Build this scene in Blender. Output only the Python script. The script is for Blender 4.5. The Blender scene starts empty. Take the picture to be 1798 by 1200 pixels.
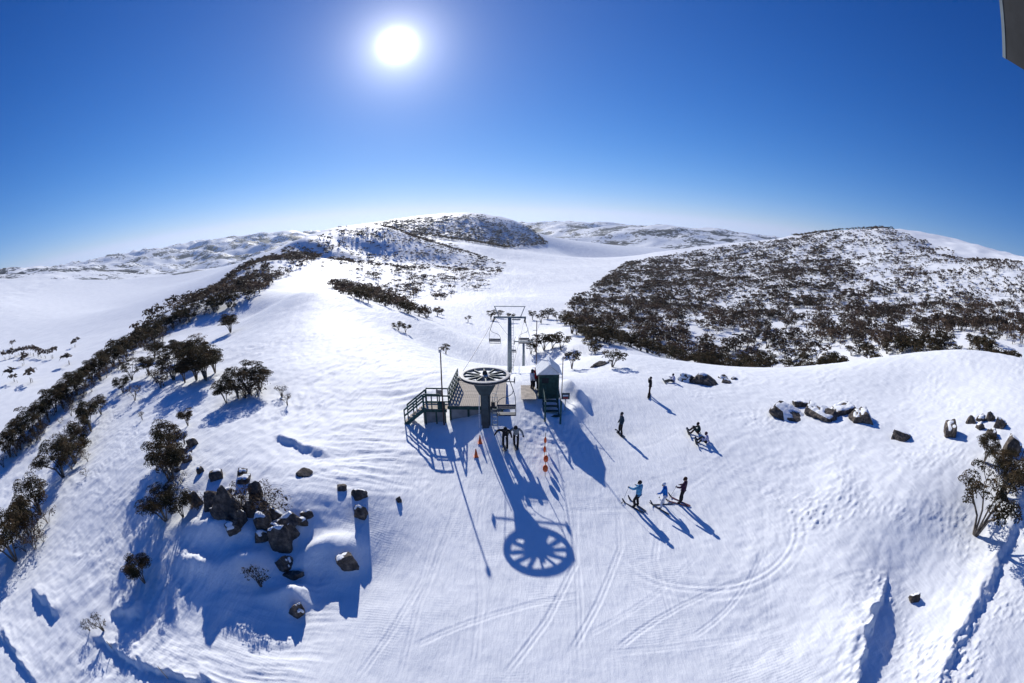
import bpy, bmesh, math, random
import numpy as np
from mathutils import Vector, Matrix

# ------------------------------------------------------------------ camera, sky, sun, exposure
scene = bpy.context.scene
COL = scene.collection
R = math.radians
FPX, PITCH, CAMZ = 780.0, 14.5, 14.5
W0, H0 = 1798.0, 1200.0
cam_d = bpy.data.cameras.new('camera'); cam = bpy.data.objects.new('camera', cam_d); COL.objects.link(cam)
cam.location = (0, 0, CAMZ); cam.rotation_euler = (R(90 - PITCH), 0, 0)
cam_d.type = 'PANO'; cam_d.sensor_width = 36; cam_d.sensor_fit = 'HORIZONTAL'
tgt = cam_d if hasattr(cam_d, 'panorama_type') else cam_d.cycles
tgt.panorama_type = 'FISHEYE_EQUISOLID'
tgt.fisheye_lens = 36 * FPX / W0; tgt.fisheye_fov = math.pi
cam_d.clip_start = 0.1; cam_d.clip_end = 200000
scene.camera = cam

SUN_EL, SUN_AZ = R(24.6), R(-15.4)
SDIR = Vector((math.sin(SUN_AZ) * math.cos(SUN_EL), math.cos(SUN_AZ) * math.cos(SUN_EL), math.sin(SUN_EL)))
world = bpy.data.worlds.new('World'); scene.world = world; world.use_nodes = True
wn = world.node_tree.nodes; wl = world.node_tree.links; wn.clear()
sky = wn.new('ShaderNodeTexSky'); sky.sky_type = 'NISHITA'; sky.sun_disc = False
sky.sun_elevation = SUN_EL; sky.sun_rotation = SUN_AZ
sky.altitude = 1800; sky.air_density = 1.0; sky.dust_density = 0.15; sky.ozone_density = 3.0
hs = wn.new('ShaderNodeHueSaturation'); hs.inputs['Saturation'].default_value = 1.3; hs.inputs['Value'].default_value = 1.0
wl.new(sky.outputs[0], hs.inputs['Color'])
SKY = 0.1
def wmath(op, a, b=None):
    n = wn.new('ShaderNodeMath'); n.operation = op
    for k, v in ((0, a), (1, b)):
        if v is None: continue
        if isinstance(v, (int, float)): n.inputs[k].default_value = v
        else: wl.new(v, n.inputs[k])
    return n.outputs[0]
spl = wn.new('ShaderNodeSeparateColor'); cmb = wn.new('ShaderNodeCombineColor'); wl.new(hs.outputs[0], spl.inputs[0])
def chan(ch, gam, mul): return wmath('MULTIPLY', wmath('POWER', wmath('MAXIMUM', wmath('MULTIPLY', spl.outputs[ch], SKY), 1e-4), gam), mul / SKY)
skb = wmath('MAXIMUM', chan(2, .82, .90), chan(1, 1.0, 1.02)); skg = wmath('MINIMUM', chan(1, 1.04, .74), wmath('MULTIPLY', skb, .85)); skr = wmath('MINIMUM', chan(0, 1.25, .98), wmath('MULTIPLY', skg, .84))   # clear blue of thin mountain air
for ch, o in enumerate((skr, skg, skb)): wl.new(o, cmb.inputs[ch])
bg = wn.new('ShaderNodeBackground'); bg.inputs['Strength'].default_value = SKY
wl.new(cmb.outputs[0], bg.inputs['Color'])
# the sun's own glare: a blinding core and the bright air round it
tc = wn.new('ShaderNodeTexCoord')
dt = wn.new('ShaderNodeVectorMath'); dt.operation = 'DOT_PRODUCT'; dt.inputs[1].default_value = SDIR
wl.new(tc.outputs['Generated'], dt.inputs[0])
def wm(op, a, b=None):
    n = wn.new('ShaderNodeMath'); n.operation = op
    for k, v in ((0, a), (1, b)):
        if v is None: continue
        if isinstance(v, (int, float)): n.inputs[k].default_value = v
        else: wl.new(v, n.inputs[k])
    return n.outputs[0]
ang = wm('ARCCOSINE', wm('MINIMUM', dt.outputs['Value'], 0.9999999))
core = wm('MULTIPLY', wm('EXPONENT', wm('MULTIPLY', wm('POWER', wm('DIVIDE', ang, R(1.5)), 2.0), -1.0)), 3.0)
halo = wm('MULTIPLY', wm('EXPONENT', wm('DIVIDE', ang, R(-2.7))), 1.6)
veil = wm('MULTIPLY', wm('EXPONENT', wm('DIVIDE', ang, R(-13.0))), 0.17)
glow = wm('ADD', wm('ADD', core, halo), veil)
bg2 = wn.new('ShaderNodeBackground'); bg2.inputs['Color'].default_value = (1.0, 0.99, 0.97, 1)
wl.new(glow, bg2.inputs['Strength'])
ads = wn.new('ShaderNodeAddShader'); wl.new(bg.outputs[0], ads.inputs[0]); wl.new(bg2.outputs[0], ads.inputs[1])
wo = wn.new('ShaderNodeOutputWorld'); wl.new(ads.outputs[0], wo.inputs['Surface'])

sun_d = bpy.data.lights.new('sun', 'SUN'); sun_d.energy = 5.0; sun_d.angle = R(0.53); sun_d.color = (1.0, 0.97, 0.92)
sun = bpy.data.objects.new('sun', sun_d); COL.objects.link(sun)
sun.rotation_euler = SDIR.to_track_quat('Z', 'Y').to_euler(); sun.location = (-20, 70, 60)
vs = scene.view_settings; vs.view_transform = 'Standard'; vs.look = 'None'; vs.gamma = 1; vs.exposure = 0.06; vs.use_curve_mapping = False
scene.cycles.max_bounces = 5; scene.cycles.diffuse_bounces = 3

# ------------------------------------------------------------------ helpers
rng = np.random.default_rng(7); random.seed(7)
def tag(o, label=None, cat=None, group=None, kind=None):
    if label: o['label'] = label
    if cat: o['category'] = cat
    if group: o['group'] = group
    if kind: o['kind'] = kind
    return o
def empty(name, loc, rz=0.0):
    o = bpy.data.objects.new(name, None); COL.objects.link(o); o.location = loc; o.rotation_euler = (0, 0, rz)
    o.empty_display_size = 0.2
    return o
def link_mesh(name, me, parent=None, loc=None, rz=0.0):
    o = bpy.data.objects.new(name, me); COL.objects.link(o)
    if parent is not None: o.parent = parent
    if loc is not None: o.location = loc
    if rz: o.rotation_euler = (0, 0, rz)
    return o
def copy_tree(o, parent=None):
    c = o.copy(); COL.objects.link(c)
    if parent is not None: c.parent = parent
    for ch in [x for x in o.children]: copy_tree(ch, c)
    return c

class MB:
    """collects shapes, becomes one mesh object"""
    def __init__(s): s.v = []; s.f = []; s.m = []
    def add(s, vs, fs, mi=0):
        b = len(s.v); s.v += [tuple(p) for p in vs]; s.f += [tuple(i + b for i in f) for f in fs]; s.m += [mi] * len(fs); return s
    def box(s, c, d, rot=None, mi=0, taper=1.0):
        hx, hy, hz = d[0] / 2, d[1] / 2, d[2] / 2
        vs = [Vector((x * hx * (taper if z > 0 else 1), y * hy * (taper if z > 0 else 1), z * hz)) for z in (-1, 1) for x, y in ((-1, -1), (1, -1), (1, 1), (-1, 1))]
        if rot is not None: vs = [rot @ p for p in vs]
        c = Vector(c); vs = [p + c for p in vs]
        return s.add(vs, [(3, 2, 1, 0), (4, 5, 6, 7), (0, 1, 5, 4), (1, 2, 6, 5), (2, 3, 7, 6), (3, 0, 4, 7)], mi)
    def bar(s, a, b, w, h=None, mi=0, up=(0, 0, 1)):
        a, b = Vector(a), Vector(b); h = h or w; d = b - a; L = d.length
        if L < 1e-6: return s
        y = d / L; u = Vector(up)
        if abs(y.dot(u)) > .98: u = Vector((1, 0, 0))
        x = y.cross(u).normalized(); z = x.cross(y)
        return s.box((a + b) / 2, (w, L, h), Matrix((x, y, z)).transposed(), mi)
    def tube(s, pts, r, n=8, mi=0, cap=True):
        pts = [Vector(p) for p in pts]; rs = r if isinstance(r, (list, tuple)) else [r] * len(pts)
        vs = []; fs = []; prev = None
        for i, p in enumerate(pts):
            t = (pts[min(i + 1, len(pts) - 1)] - pts[max(i - 1, 0)]).normalized()
            if prev is None:
                u = Vector((0, 0, 1)) if abs(t.z) < .9 else Vector((1, 0, 0)); x = t.cross(u).normalized()
            else: x = (prev - t * prev.dot(t)).normalized()
            prev = x; y = t.cross(x)
            for k in range(n):
                a = 2 * math.pi * k / n; vs.append(p + (x * math.cos(a) + y * math.sin(a)) * rs[i])
        for i in range(len(pts) - 1):
            for k in range(n):
                k2 = (k + 1) % n; fs.append((i * n + k, i * n + k2, (i + 1) * n + k2, (i + 1) * n + k))
        if cap: fs.append(tuple(reversed(range(n)))); fs.append(tuple((len(pts) - 1) * n + k for k in range(n)))
        return s.add(vs, fs, mi)
    def lathe(s, prof, n=16, c=(0, 0, 0), mi=0, close=False):
        vs = []; fs = []; c = Vector(c); m = len(prof)
        for k in range(n):
            a = 2 * math.pi * k / n
            for r, z in prof: vs.append(c + Vector((r * math.cos(a), r * math.sin(a), z)))
        for k in range(n):
            k2 = (k + 1) % n
            for i in range(m if close else m - 1):
                j = (i + 1) % m; fs.append((k * m + i, k2 * m + i, k2 * m + j, k * m + j))
        return s.add(vs, fs, mi)
    def build(s, name, mats, parent=None, loc=None, smooth=False, bevel=0.0, rz=0.0):
        me = bpy.data.meshes.new(name); me.from_pydata(s.v, [], s.f)
        for m in (mats if isinstance(mats, (list, tuple)) else [mats]): me.materials.append(m)
        if max(s.m, default=0) > 0: me.polygons.foreach_set('material_index', s.m)
        if smooth: me.polygons.foreach_set('use_smooth', [True] * len(me.polygons))
        me.update()
        o = link_mesh(name, me, parent, loc, rz)
        if bevel:
            b = o.modifiers.new('bevel', 'BEVEL'); b.width = bevel; b.segments = 1; b.limit_method = 'ANGLE'
        return o

# ---- materials
def mat(name, col, rough=.6, spec=.3, metal=0.0, var=.15, scale=6.0, bump=.0, bscale=30.0, col2=None, obj=True):
    m = bpy.data.materials.new(name); m.use_nodes = True; nt = m.node_tree; n = nt.nodes; l = nt.links
    p = n['Principled BSDF']; p.inputs['Roughness'].default_value = rough; p.inputs['Metallic'].default_value = metal
    p.inputs['Specular IOR Level'].default_value = spec
    t = n.new('ShaderNodeTexCoord'); no = n.new('ShaderNodeTexNoise'); no.inputs['Scale'].default_value = scale; no.inputs['Detail'].default_value = 5
    l.new(t.outputs['Object' if obj else 'Generated'], no.inputs['Vector'])
    r = n.new('ShaderNodeValToRGB'); c2 = col2 or tuple(c * (1 - var * 2.2) for c in col)
    r.color_ramp.elements[0].position = .32; r.color_ramp.elements[1].position = .68
    r.color_ramp.elements[0].color = (*c2, 1); r.color_ramp.elements[1].color = (*[min(1, c * (1 + var * .6)) for c in col], 1)
    l.new(no.outputs['Fac'], r.inputs[0]); l.new(r.outputs[0], p.inputs['Base Color'])
    if bump:
        n2 = n.new('ShaderNodeTexNoise'); n2.inputs['Scale'].default_value = bscale; n2.inputs['Detail'].default_value = 6
        l.new(t.outputs['Object'], n2.inputs['Vector']); b = n.new('ShaderNodeBump'); b.inputs['Strength'].default_value = bump; b.inputs['Distance'].default_value = .05
        l.new(n2.outputs['Fac'], b.inputs['Height']); l.new(b.outputs[0], p.inputs['Normal'])
    return m
M = {}
M['steel_dark'] = mat('dark green steel', (.05, .075, .085), .55, .3, .2, .2, 3)
M['steel_grey'] = mat('galvanised steel', (.19, .23, .25), .5, .4, .3, .15, 4)
M['steel_pale'] = mat('pale painted steel', (.55, .52, .47), .6, .3, 0, .12, 5)
M['black'] = mat('black rubber', (.02, .022, .025), .7, .3, 0, .2, 8)
M['seat'] = mat('dark blue seat slats', (.02, .03, .06), .5, .4, 0, .15, 8)
M['wood'] = mat('bleached timber', (.58, .50, .40), .8, .15, 0, .18, 2.5, .3, 30)
M['rail_green'] = mat('green painted timber', (.035, .10, .09), .7, .2, 0, .25, 6)
M['hut_green'] = mat('dark green boards', (.03, .075, .062), .65, .2, 0, .2, 5)
M['roof_white'] = mat('white sheet roof', (.75, .77, .78), .4, .4, .1, .05, 3)
M['trim_white'] = mat('white trim', (.75, .76, .76), .5, .3, 0, .06, 5)
M['tin'] = mat('weathered grey sheet', (.33, .31, .29), .6, .3, .2, .15, 2)
M['orange'] = mat('orange plastic', (.85, .13, .02), .5, .35, 0, .1, 4)
M['sign_red'] = mat('red sign paint', (.5, .05, .04), .5)
M['pole_brown'] = mat('rusty brown pole', (.12, .07, .05), .6, .3, .2, .2, 6)
M['rope'] = mat('steel rope', (.09, .09, .10), .5, .4, .6, .1, 10)
M['skin'] = mat('skin', (.55, .33, .24), .6)
M['bamboo'] = mat('bamboo', (.35, .26, .12), .6)
# ------------------------------------------------------------------ lens and noise maths
def ray(px, py):
    x, y = px - W0 / 2, H0 / 2 - py
    r = math.hypot(x, y); th = 2 * math.asin(min(1, r / (2 * FPX))); k = math.sin(th) / max(r, 1e-9); p = R(PITCH)
    a, b, c = x * k, y * k, math.cos(th)
    return np.array([a, c * math.cos(p) + b * math.sin(p), -c * math.sin(p) + b * math.cos(p)])
def at_r(px, py, rad):
    d = ray(px, py); h = math.hypot(d[0], d[1]); t = rad / h
    return np.array([d[0] * t, d[1] * t, CAMZ + d[2] * t])
def at_z(px, py, z):
    d = ray(px, py); t = (z - CAMZ) / d[2]
    return np.array([d[0] * t, d[1] * t, z])
_perm = np.random.default_rng(3).permutation(512); _perm = np.concatenate([_perm, _perm])
_g = np.random.default_rng(5).uniform(0, 2 * np.pi, 512); _gx, _gy = np.cos(_g), np.sin(_g)
def noise(x, y):
    xi = np.floor(x).astype(np.int64); yi = np.floor(y).astype(np.int64); xf = x - xi; yf = y - yi
    u = xf * xf * xf * (xf * (xf * 6 - 15) + 10); v = yf * yf * yf * (yf * (yf * 6 - 15) + 10)
    def g(ix, iy, dx, dy):
        h = _perm[(_perm[ix & 511] + iy) & 511]; return _gx[h] * dx + _gy[h] * dy
    a = g(xi, yi, xf, yf); b = g(xi + 1, yi, xf - 1, yf); c = g(xi, yi + 1, xf, yf - 1); d = g(xi + 1, yi + 1, xf - 1, yf - 1)
    return (a + u * (b - a)) + v * ((c + u * (d - c)) - (a + u * (b - a)))
def fbm(x, y, o=4):
    s = 0; a = 1.0
    for i in range(o): s = s + a * noise(x * 2 ** i + 17.3 * i, y * 2 ** i - 9.1 * i); a *= .5
    return s
def sstep(a, b, x):
    t = np.clip((x - a) / (b - a), 0, 1); return t * t * (3 - 2 * t)

# ------------------------------------------------------------------ terrain: measured heights joined by a smooth surface
CP = []
def cr(px, py, rad): CP.append(at_r(px, py, rad))
def cz(px, py, z): CP.append(at_z(px, py, z))
def cp(az, rad, z): CP.append(np.array([rad * math.sin(R(az)), rad * math.cos(R(az)), z]))
for a in range(-180, 180, 30): cp(a, 3.5, 0)
# groomed run below the lift
for px, py, z in [(899,1190,0),(950,975,0),(800,1000,0),(700,1080,-.1),(1010,880,.15),(1200,885,-.1),(1120,892,-.1),(1300,1000,0),(1330,880,.1),(1100,1100,0),(1400,1100,.1),(1200,1180,0),(700,1190,-.2),
                  (1060,830,.2),(1088,764,.1),(1140,696,.4),(1225,775,.3),(1400,930,.35),(1470,900,.7),(1430,800,.9),(1350,760,.7),(1300,700,.5),(1050,700,.6),(1045,770,.5),
                  (1480,1000,.7),(1500,1100,.7),(1440,1180,.35),(1590,1010,.3),(1605,1060,.15),(1580,1150,-.1),(1660,1000,.7),(1715,940,1.3),(1700,1100,.9),(1640,1190,.5),(1780,1050,1.2),(1797,1190,.8),(1797,900,2.6),
                  (1600,880,1.8),(1440,738,1.3),(1520,745,1.9),(1590,770,2.2),(1670,768,3.2),(1770,780,4.3),(1600,680,3.0),(1700,680,4.8)]: cz(px, py, z)
# left of the run: wind-packed shelf, rocky bank and the hollow under it
for px, py, z in [(740,835,.55),(700,800,.9),(640,860,1.2),(600,800,1.3),(520,890,1.5),(400,845,1.9),(300,850,1.75),(480,780,2.0),(350,760,2.0),(650,740,1.1),(560,720,1.4),(690,700,.9),
                  (240,800,1.4),(180,860,.9),(100,860,.3),(50,950,0),(0,1000,0),(150,960,.35),(230,960,.55),
                  (650,1000,-.2),(600,1060,-.45),(520,1020,-.4),(470,1000,.1),(390,955,.85),(320,960,.9),(480,1100,-.7),(300,1080,-.15),(380,1150,-.5),(160,1070,.05),(60,1080,-.1),(100,1150,-.3),(250,1190,-.45),(20,1190,-.35),(500,1190,-.5),(600,1160,-.35)]: cz(px, py, z)
# the lift-top mound
for px, py, z in [(853,748,1.6),(900,720,1.85),(920,690,2.1),(930,675,2.15),(887,770,1.3),(906,785,1.05),(900,820,.7),(900,850,.48),(920,900,.2),(800,775,.85),(760,760,.8),(720,720,.8),(790,850,.4),(960,760,1.05),(960,800,.75),(985,720,1.3),(1000,700,1.1),(1000,800,.5)]: cz(px, py, z)
cp(0, 36, 2.0); cp(-6, 34, 1.6); cp(5, 37, 1.6); cp(-10, 40, 1.2)
cr(893,656,47); cr(921,655,79); cr(960,640,60); cr(900,600,120); cr(900,560,180); cr(890,470,600); cr(960,430,1600); cr(905,520,300)
cr(1000,655,46); cr(1000,610,85); cr(1075,622,58); cr(1060,600,95); cr(990,540,220); cr(1090,460,800); cr(1150,437,2300); cr(1030,433,1900); cr(1000,480,550); cr(960,500,400)
# brow on the right and the dip behind it
for px, py, rad in [(1100,645,48),(1200,650,50),(1320,655,50),(1450,648,52),(1560,632,54),(1680,620,55),(1798,632,56)]: cr(px, py, rad)
for az, z in [(16,-7.5),(24,-9),(33,-9),(43,-7),(52,-3.5),(61,.5),(72,2),(85,5)]: cp(az, 78, z)
# wooded hill across the valley
for px, py, rad in [(1000,575,120),(1100,600,115),(1200,636,112),(1320,640,112),(1450,632,112),(1560,616,112),(1680,604,112),(1790,612,112),
                    (1100,545,210),(1200,550,230),(1350,550,225),(1500,550,225),(1650,545,225),(1790,550,225),(1100,500,380),(1200,500,400),(1350,490,400),(1500,480,400),(1650,490,350),(1790,500,330),
                    (1150,450,800),(1200,437,850),(1300,430,820),(1420,412,780),(1480,407,760),(1550,405,700),(1600,415,660),(1640,435,600),(1690,455,520),(1740,462,480),(1798,466,450),(1300,455,620),(1450,440,600),(1570,440,560)]: cr(px, py, rad)
for az, z in [(20,-70),(33,-60),(48,-20),(60,-20),(72,-10),(90,0)]: cp(az, 1300, z)
# shelf going back on the left, its crest and the drop beyond
for px, py, rad in [(740,640,45),(620,640,45),(520,640,45),(640,590,60),(560,570,67),(580,516,90),(520,516,94),(470,530,105),(640,538,92),(700,556,94),(745,563,104),(800,590,100),
                    (0,790,55),(80,712,64),(160,642,84),(250,582,130),(350,532,220),(400,492,320),(480,452,430),(540,426,520),
                    (60,860,40),(130,800,42),(300,680,48),(400,640,52),(300,620,75),(400,580,85),(450,550,100),(200,720,50),(430,520,160),(500,480,280)]: cr(px, py, rad)
for az, rad, z in [(-80,85,-12),(-75,90,-14),(-66,105,-16),(-58,135,-24),(-50,200,-32),(-41,330,-35),(-34,560,-25),(-90,60,-3),(-100,40,-2),(-100,90,-12),(100,40,6),(100,90,8),(-85,300,-45),(-70,350,-50),(-60,420,-55)]: cp(az, rad, z)
# long ridge with the far peak
for px, py, rad in [(700,500,330),(640,500,300),(760,530,260),(840,522,255),(850,480,470),(880,455,850),(600,406,600),(660,404,640),(720,416,700),(800,440,740),(640,440,540),(720,450,560),(560,450,500),(800,470,560),
                    (620,400,1400),(720,388,1500),(780,382,1550),(840,378,1600),(880,384,1620),(930,402,1640),(960,428,1680),(820,420,1250),(900,436,1250),(600,460,420)]: cr(px, py, rad)
for az, z in [(-20,8),(-13,-4),(-5,-20)]: cp(az, 1000, z)
# far country
for px, py, rad in [(0,600,900),(0,540,1400),(100,560,1100),(200,540,1300),(300,500,1900),(0,482,2500),(100,480,2600),(60,520,1800),(170,477,2900),(250,480,2900),(350,470,3200),(200,466,4300),(240,452,4700),(320,441,5000),(430,420,5500),(540,413,5600),(940,398,4500),(1000,394,4500),(1060,402,4300),(1130,400,3500),(1210,409,3300),(1290,430,3000),(1030,430,2900),(1090,432,2900)]: cr(px, py, rad)
for az in range(-105, 106, 15): cp(az, 11000, -260)
for a, z in [(-30,-60),(-20,-50),(-10,-60),(0,-60),(40,-90),(55,-80),(75,-60)]: cp(a, 2700, z)
CP = np.array(CP)
_cr = np.hypot(CP[:, 0], CP[:, 1]); _U = np.stack([np.arctan2(CP[:, 0], CP[:, 1]), np.log(_cr)], 1); _q = CP[:, 2] / _cr
def _phi(d2): return d2 * np.log(np.maximum(d2, 1e-12)) * .5
_n = len(CP); _A = np.zeros((_n + 3, _n + 3))
_A[:_n, :_n] = _phi(((_U[:, None] - _U[None]) ** 2).sum(-1)) + np.eye(_n) * 2e-5
_A[:_n, _n] = 1; _A[:_n, _n + 1:] = _U; _A[_n:, :_n] = _A[:_n, _n:].T
_w = np.linalg.solve(_A, np.concatenate([_q, [0, 0, 0]]))
def base_h(x, y):
    r = np.maximum(np.hypot(x, y), 1.0); az = np.arctan2(x, y); lr = np.log(r); out = np.empty_like(r); fl = out.reshape(-1); a = az.reshape(-1); l = lr.reshape(-1)
    for i in range(0, a.size, 20000):
        s = slice(i, i + 20000); d2 = (a[s, None] - _U[None, :, 0]) ** 2 + (l[s, None] - _U[None, :, 1]) ** 2
        fl[s] = _phi(d2) @ _w[:_n] + _w[_n] + a[s] * _w[_n + 1] + l[s] * _w[_n + 2]
    win = 1 - sstep(R(112), R(150), np.abs(az)); win = np.where(r < 5, win * sstep(1, 5, r), win)
    return out * win * r

def seg_dist(x, y, pl):
    """signed distance to a polyline (positive on its right-hand side) and distance along it as 0..1"""
    best = np.full(np.shape(x), 1e9); sg = np.zeros(np.shape(x)); tt = np.zeros(np.shape(x)); n = len(pl) - 1
    for i in range(n):
        ax, ay = pl[i][:2]; bx, by = pl[i + 1][:2]; dx, dy = bx - ax, by - ay; L2 = dx * dx + dy * dy
        t = np.clip(((x - ax) * dx + (y - ay) * dy) / L2, 0, 1); ex, ey = x - ax - t * dx, y - ay - t * dy; d = np.hypot(ex, ey)
        c = dx * ey - dy * ex; m = d < best; best = np.where(m, d, best); sg = np.where(m, np.where(c < 0, 1.0, -1.0), sg); tt = np.where(m, (i + t) / n, tt)
    return best * sg, tt
def pl_z(pts, z): return [at_z(px, py, z) for px, py in pts]
# cut banks: (line, drop, width of the face, fade of the raised side); the ground drops on the right-hand side of the line
BANKS = [
    (pl_z([(1556,985),(1548,1040),(1520,1085),(1508,1130),(1492,1215)][::-1], .5), .48, .5, .8),
    (pl_z([(1830,840),(1765,930),(1722,1030),(1675,1120),(1630,1230)][::-1], 1.0), .42, 1.1, 1.4),
    (pl_z([(58,1032),(84,1058),(112,1078)], 0), .35, .35, 1.6),
    (pl_z([(150,1118),(240,1160),(320,1188),(400,1202)], -.4), .3, .3, 1.2),
    (pl_z([(-40,1060),(20,1130),(70,1210)], -.3), .28, .3, 1.0),
    (pl_z([(195,1078),(225,1082),(256,1074)], -.1), .3, .45, 1.2),
    (pl_z([(480,775),(520,782),(590,800)], 1.6), .27, .6, 1.4),
    (pl_z([(280,470+460),(330,938),(400,985),(470,990),(560,965),(620,925),(690,885),(745,850)], .8), .0, 1, 1),
]
MOUNDS = [  # (x, y, height, radius along, radius across, heading)
]
def mound_px(px, py, z, h, ra, rb, hd): p = at_z(px, py, z); MOUNDS.append((p[0], p[1], h, ra, rb, R(hd)))
mound_px(1003, 688, 1.2, 1.0, 1.7, .6, -15); mound_px(1012, 722, 1.0, .45, 1.4, .6, 15); mound_px(1022, 700, 1.0, .5, .9, .5, 30); mound_px(1000, 740, .9, .3, .8, .6, 0)
mound_px(1110, 640, 0, .0, 4, 2, 0)
mound_px(612, 995, -.6, .75, 1.2, .8, 20); mound_px(528, 1075, -1.3, .55, .9, .6, 10); mound_px(395, 985, -1.0, .5, 2.2, .7, 70)
mound_px(440, 1000, 0, .6, 1.3, .6, 60); mound_px(560, 985, -.2, .65, 1.2, .6, 40); mound_px(350, 1000, .3, .45, 1.2, .5, 75); mound_px(500, 1050, -.5, .5, 1.0, .5, 60); mound_px(1470, 860, .6, .25, 2.5, 1.4, 30)
RING = at_z(1225, 905, 0)
RUN = [at_z(900,1250,0), at_z(900,1000,0), at_z(1050,830,.1), at_z(1100,720,.4)]
WIND = R(52)
def height(x, y):
    x = np.asarray(x, float); y = np.asarray(y, float)
    z = base_h(x, y); r = np.hypot(x, y)
    near = 1 - sstep(70, 150, r)
    if near.max() > 0:
        for pl, drop, wid, fade in BANKS:
            if not drop: continue
            d, t = seg_dist(x, y, pl); e = sstep(0, .22, t) * (1 - sstep(.78, 1, t)) if drop < .46 else 1 - sstep(.55, 1, t); d = d + .55 * noise(x * .8 + 3, y * .8) + .3 * noise(x * 2.1, y * 2.1) + .16 * noise(x * 5.3, y * 5.3)
            z = z + e * drop * (np.where(d < 0, np.exp(-np.abs(d) / fade), 1 - sstep(0, wid, d)) - .35 * np.exp(-np.maximum(d - wid, 0) / 1.5) * (d > 0) * sstep(0, wid, d))
        for mx, my, h, ra, rb, hd in MOUNDS:
            if not h: continue
            dx, dy = x - mx, y - my; u = dx * math.sin(hd) + dy * math.cos(hd); v = dx * math.cos(hd) - dy * math.sin(hd)
            z = z + h * np.exp(-(u / ra) ** 2 - (v / rb) ** 2)
        # wind-carved ridges off the run, old ski ruts and chopped snow on it
        dr, _ = seg_dist(x, y, RUN); off = sstep(5.5, 11, np.abs(dr)) ; left = sstep(2, -6, x + 4) if False else 1 - sstep(-9, -3, x)
        right = sstep(13, 17, x) * (1 - sstep(40, 60, y))
        warp = 1.3 * noise(x * .10, y * .10) + .5 * noise(x * .31, y * .31); turn = sstep(-17, -9, x + 2.5 * noise(x * .1, y * .1)); patch = sstep(-.25, .3, noise(x * .16 + 8, y * .16)) * .8 + .2
        for wind, wt in ((R(5), 1 - turn), (R(74), turn)):
            cw, sw = math.cos(wind), math.sin(wind); u = x * sw + y * cw; v = x * cw - y * sw
            sas = fbm(u * .15 + warp, v * .8 + 1.6 * warp, 4); rid = 1 - np.abs(noise(u * .30 + 5 + warp, v * 2.3 + 2 * warp)) * 3.0; r2 = 1 - np.abs(noise(u * .7 + 15, v * 5.0 + 2 * warp)) * 3.0
            z = z + wt * near * ((0.085 * left * off + .02 * off + .006) * sas + left * off * patch * (.085 * np.maximum(rid, 0) ** 2 + .032 * np.maximum(r2, 0) ** 2))
        z = z + near * (.018 + .03 * off) * fbm(x * 1.1, y * 1.1, 3)
        chop = np.maximum(right * (1 - sstep(19, 27, r) * .5) * sstep(-.15, .35, noise(x * .22 + 3, y * .22)), .75 * np.exp(-(((x - 2.6) / 2.6) ** 2 + ((y - 27.5) / 3.6) ** 2)))
        z = z + near * chop * .15 * np.maximum(fbm(x * 2.9, y * 2.9, 3) + .05, 0) * 1.6
        rr = np.hypot(x - RING[0], y - RING[1]) * (1 + .06 * noise(x * .2, y * .2)); a2 = np.arctan2(y - RING[1], x - RING[0])
        for r0, k in ((5.6, 1.0), (5.95, .8), (6.5, .5), (4.9, .3)):
            z = z - k * .024 * np.exp(-((rr - r0) / .09) ** 2) * sstep(-2.8, -2.2, a2) * (1 - sstep(1.0, 1.6, a2)) + k * .012 * np.exp(-((rr - r0 - .2) / .1) ** 2) * sstep(-2.8, -2.2, a2) * (1 - sstep(1.0, 1.6, a2))
        sel = (r < 48) & (np.abs(np.arctan2(x, y)) < 1.4)
        if sel.any():
            xs, ys = x[sel], y[sel]; dz = np.zeros(xs.shape)
            for pl, dep in TRACKS:
                d, t = seg_dist(xs, ys, pl); e = sstep(0, .1, t) * (1 - sstep(.9, 1, t))
                for o in (-.1, .1): dz -= e * dep * (np.exp(-((d - o) / .06) ** 2) - .45 * np.exp(-((d - o * 1.9) / .07) ** 2))
            z = z.copy(); z[sel] += dz
    far = sstep(110, 320, r)
    if far.max() > 0:
        rough = np.clip((z + 36) / 34, 0, 1) * np.clip(1.2 - np.exp(-(r - 100) / 300), 0, 1)
        z = z + far * (rough * (5.0 * fbm(x / 130, y / 130, 5) + 3.0 * (1 - 2 * np.abs(noise(x / 60 + 4, y / 60)))) + .5 * fbm(x / 60, y / 60, 3))
        vf = sstep(1900, 3200, r); z = z + vf * (r / 3500) * (1 + .7 * (x < -800)) * (20 * fbm(x / 420, y / 420, 5) + 34 * (.35 - np.abs(noise(x / 620, y / 620)) * 2) + 14 * (.35 - np.abs(noise(x / 240, y / 240)) * 2))
    return z
TRACKS = [(pl_z(t, 0), .020) for t in ([(830,1190),(845,1050),(835,930),(850,850)], [(1020,1180),(1015,1000),(990,880),(960,830)], [(700,1190),(735,1060),(790,930),(840,800)],
          [(1000,1150),(1050,1060),(1090,960),(1085,890)], [(620,1190),(690,1100),(740,1020),(770,930)], [(1250,1190),(1180,1080),(1150,980),(1160,900)], [(880,1195),(960,1090),(1010,990),(1010,900),(985,840)])]
_tr = random.Random(4)
for _ in range(55):   # older, fainter turns all over the run
    x0, y0 = _tr.uniform(-8, 16), _tr.uniform(8, 27); hd = _tr.uniform(-.5, .5) + (0 if _tr.random() < .7 else 1.2); cv = _tr.uniform(-.14, .14); pl = []
    for k in range(7): pl.append((x0, y0)); x0 += math.sin(hd) * 1.3; y0 += math.cos(hd) * 1.3; hd += cv
    TRACKS.append((pl, _tr.uniform(.008, .018)))
def ground(x, y): return float(height(np.array([x]), np.array([y]))[0])
_RS = np.exp(np.linspace(math.log(5.5), math.log(7000), 1300))
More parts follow.
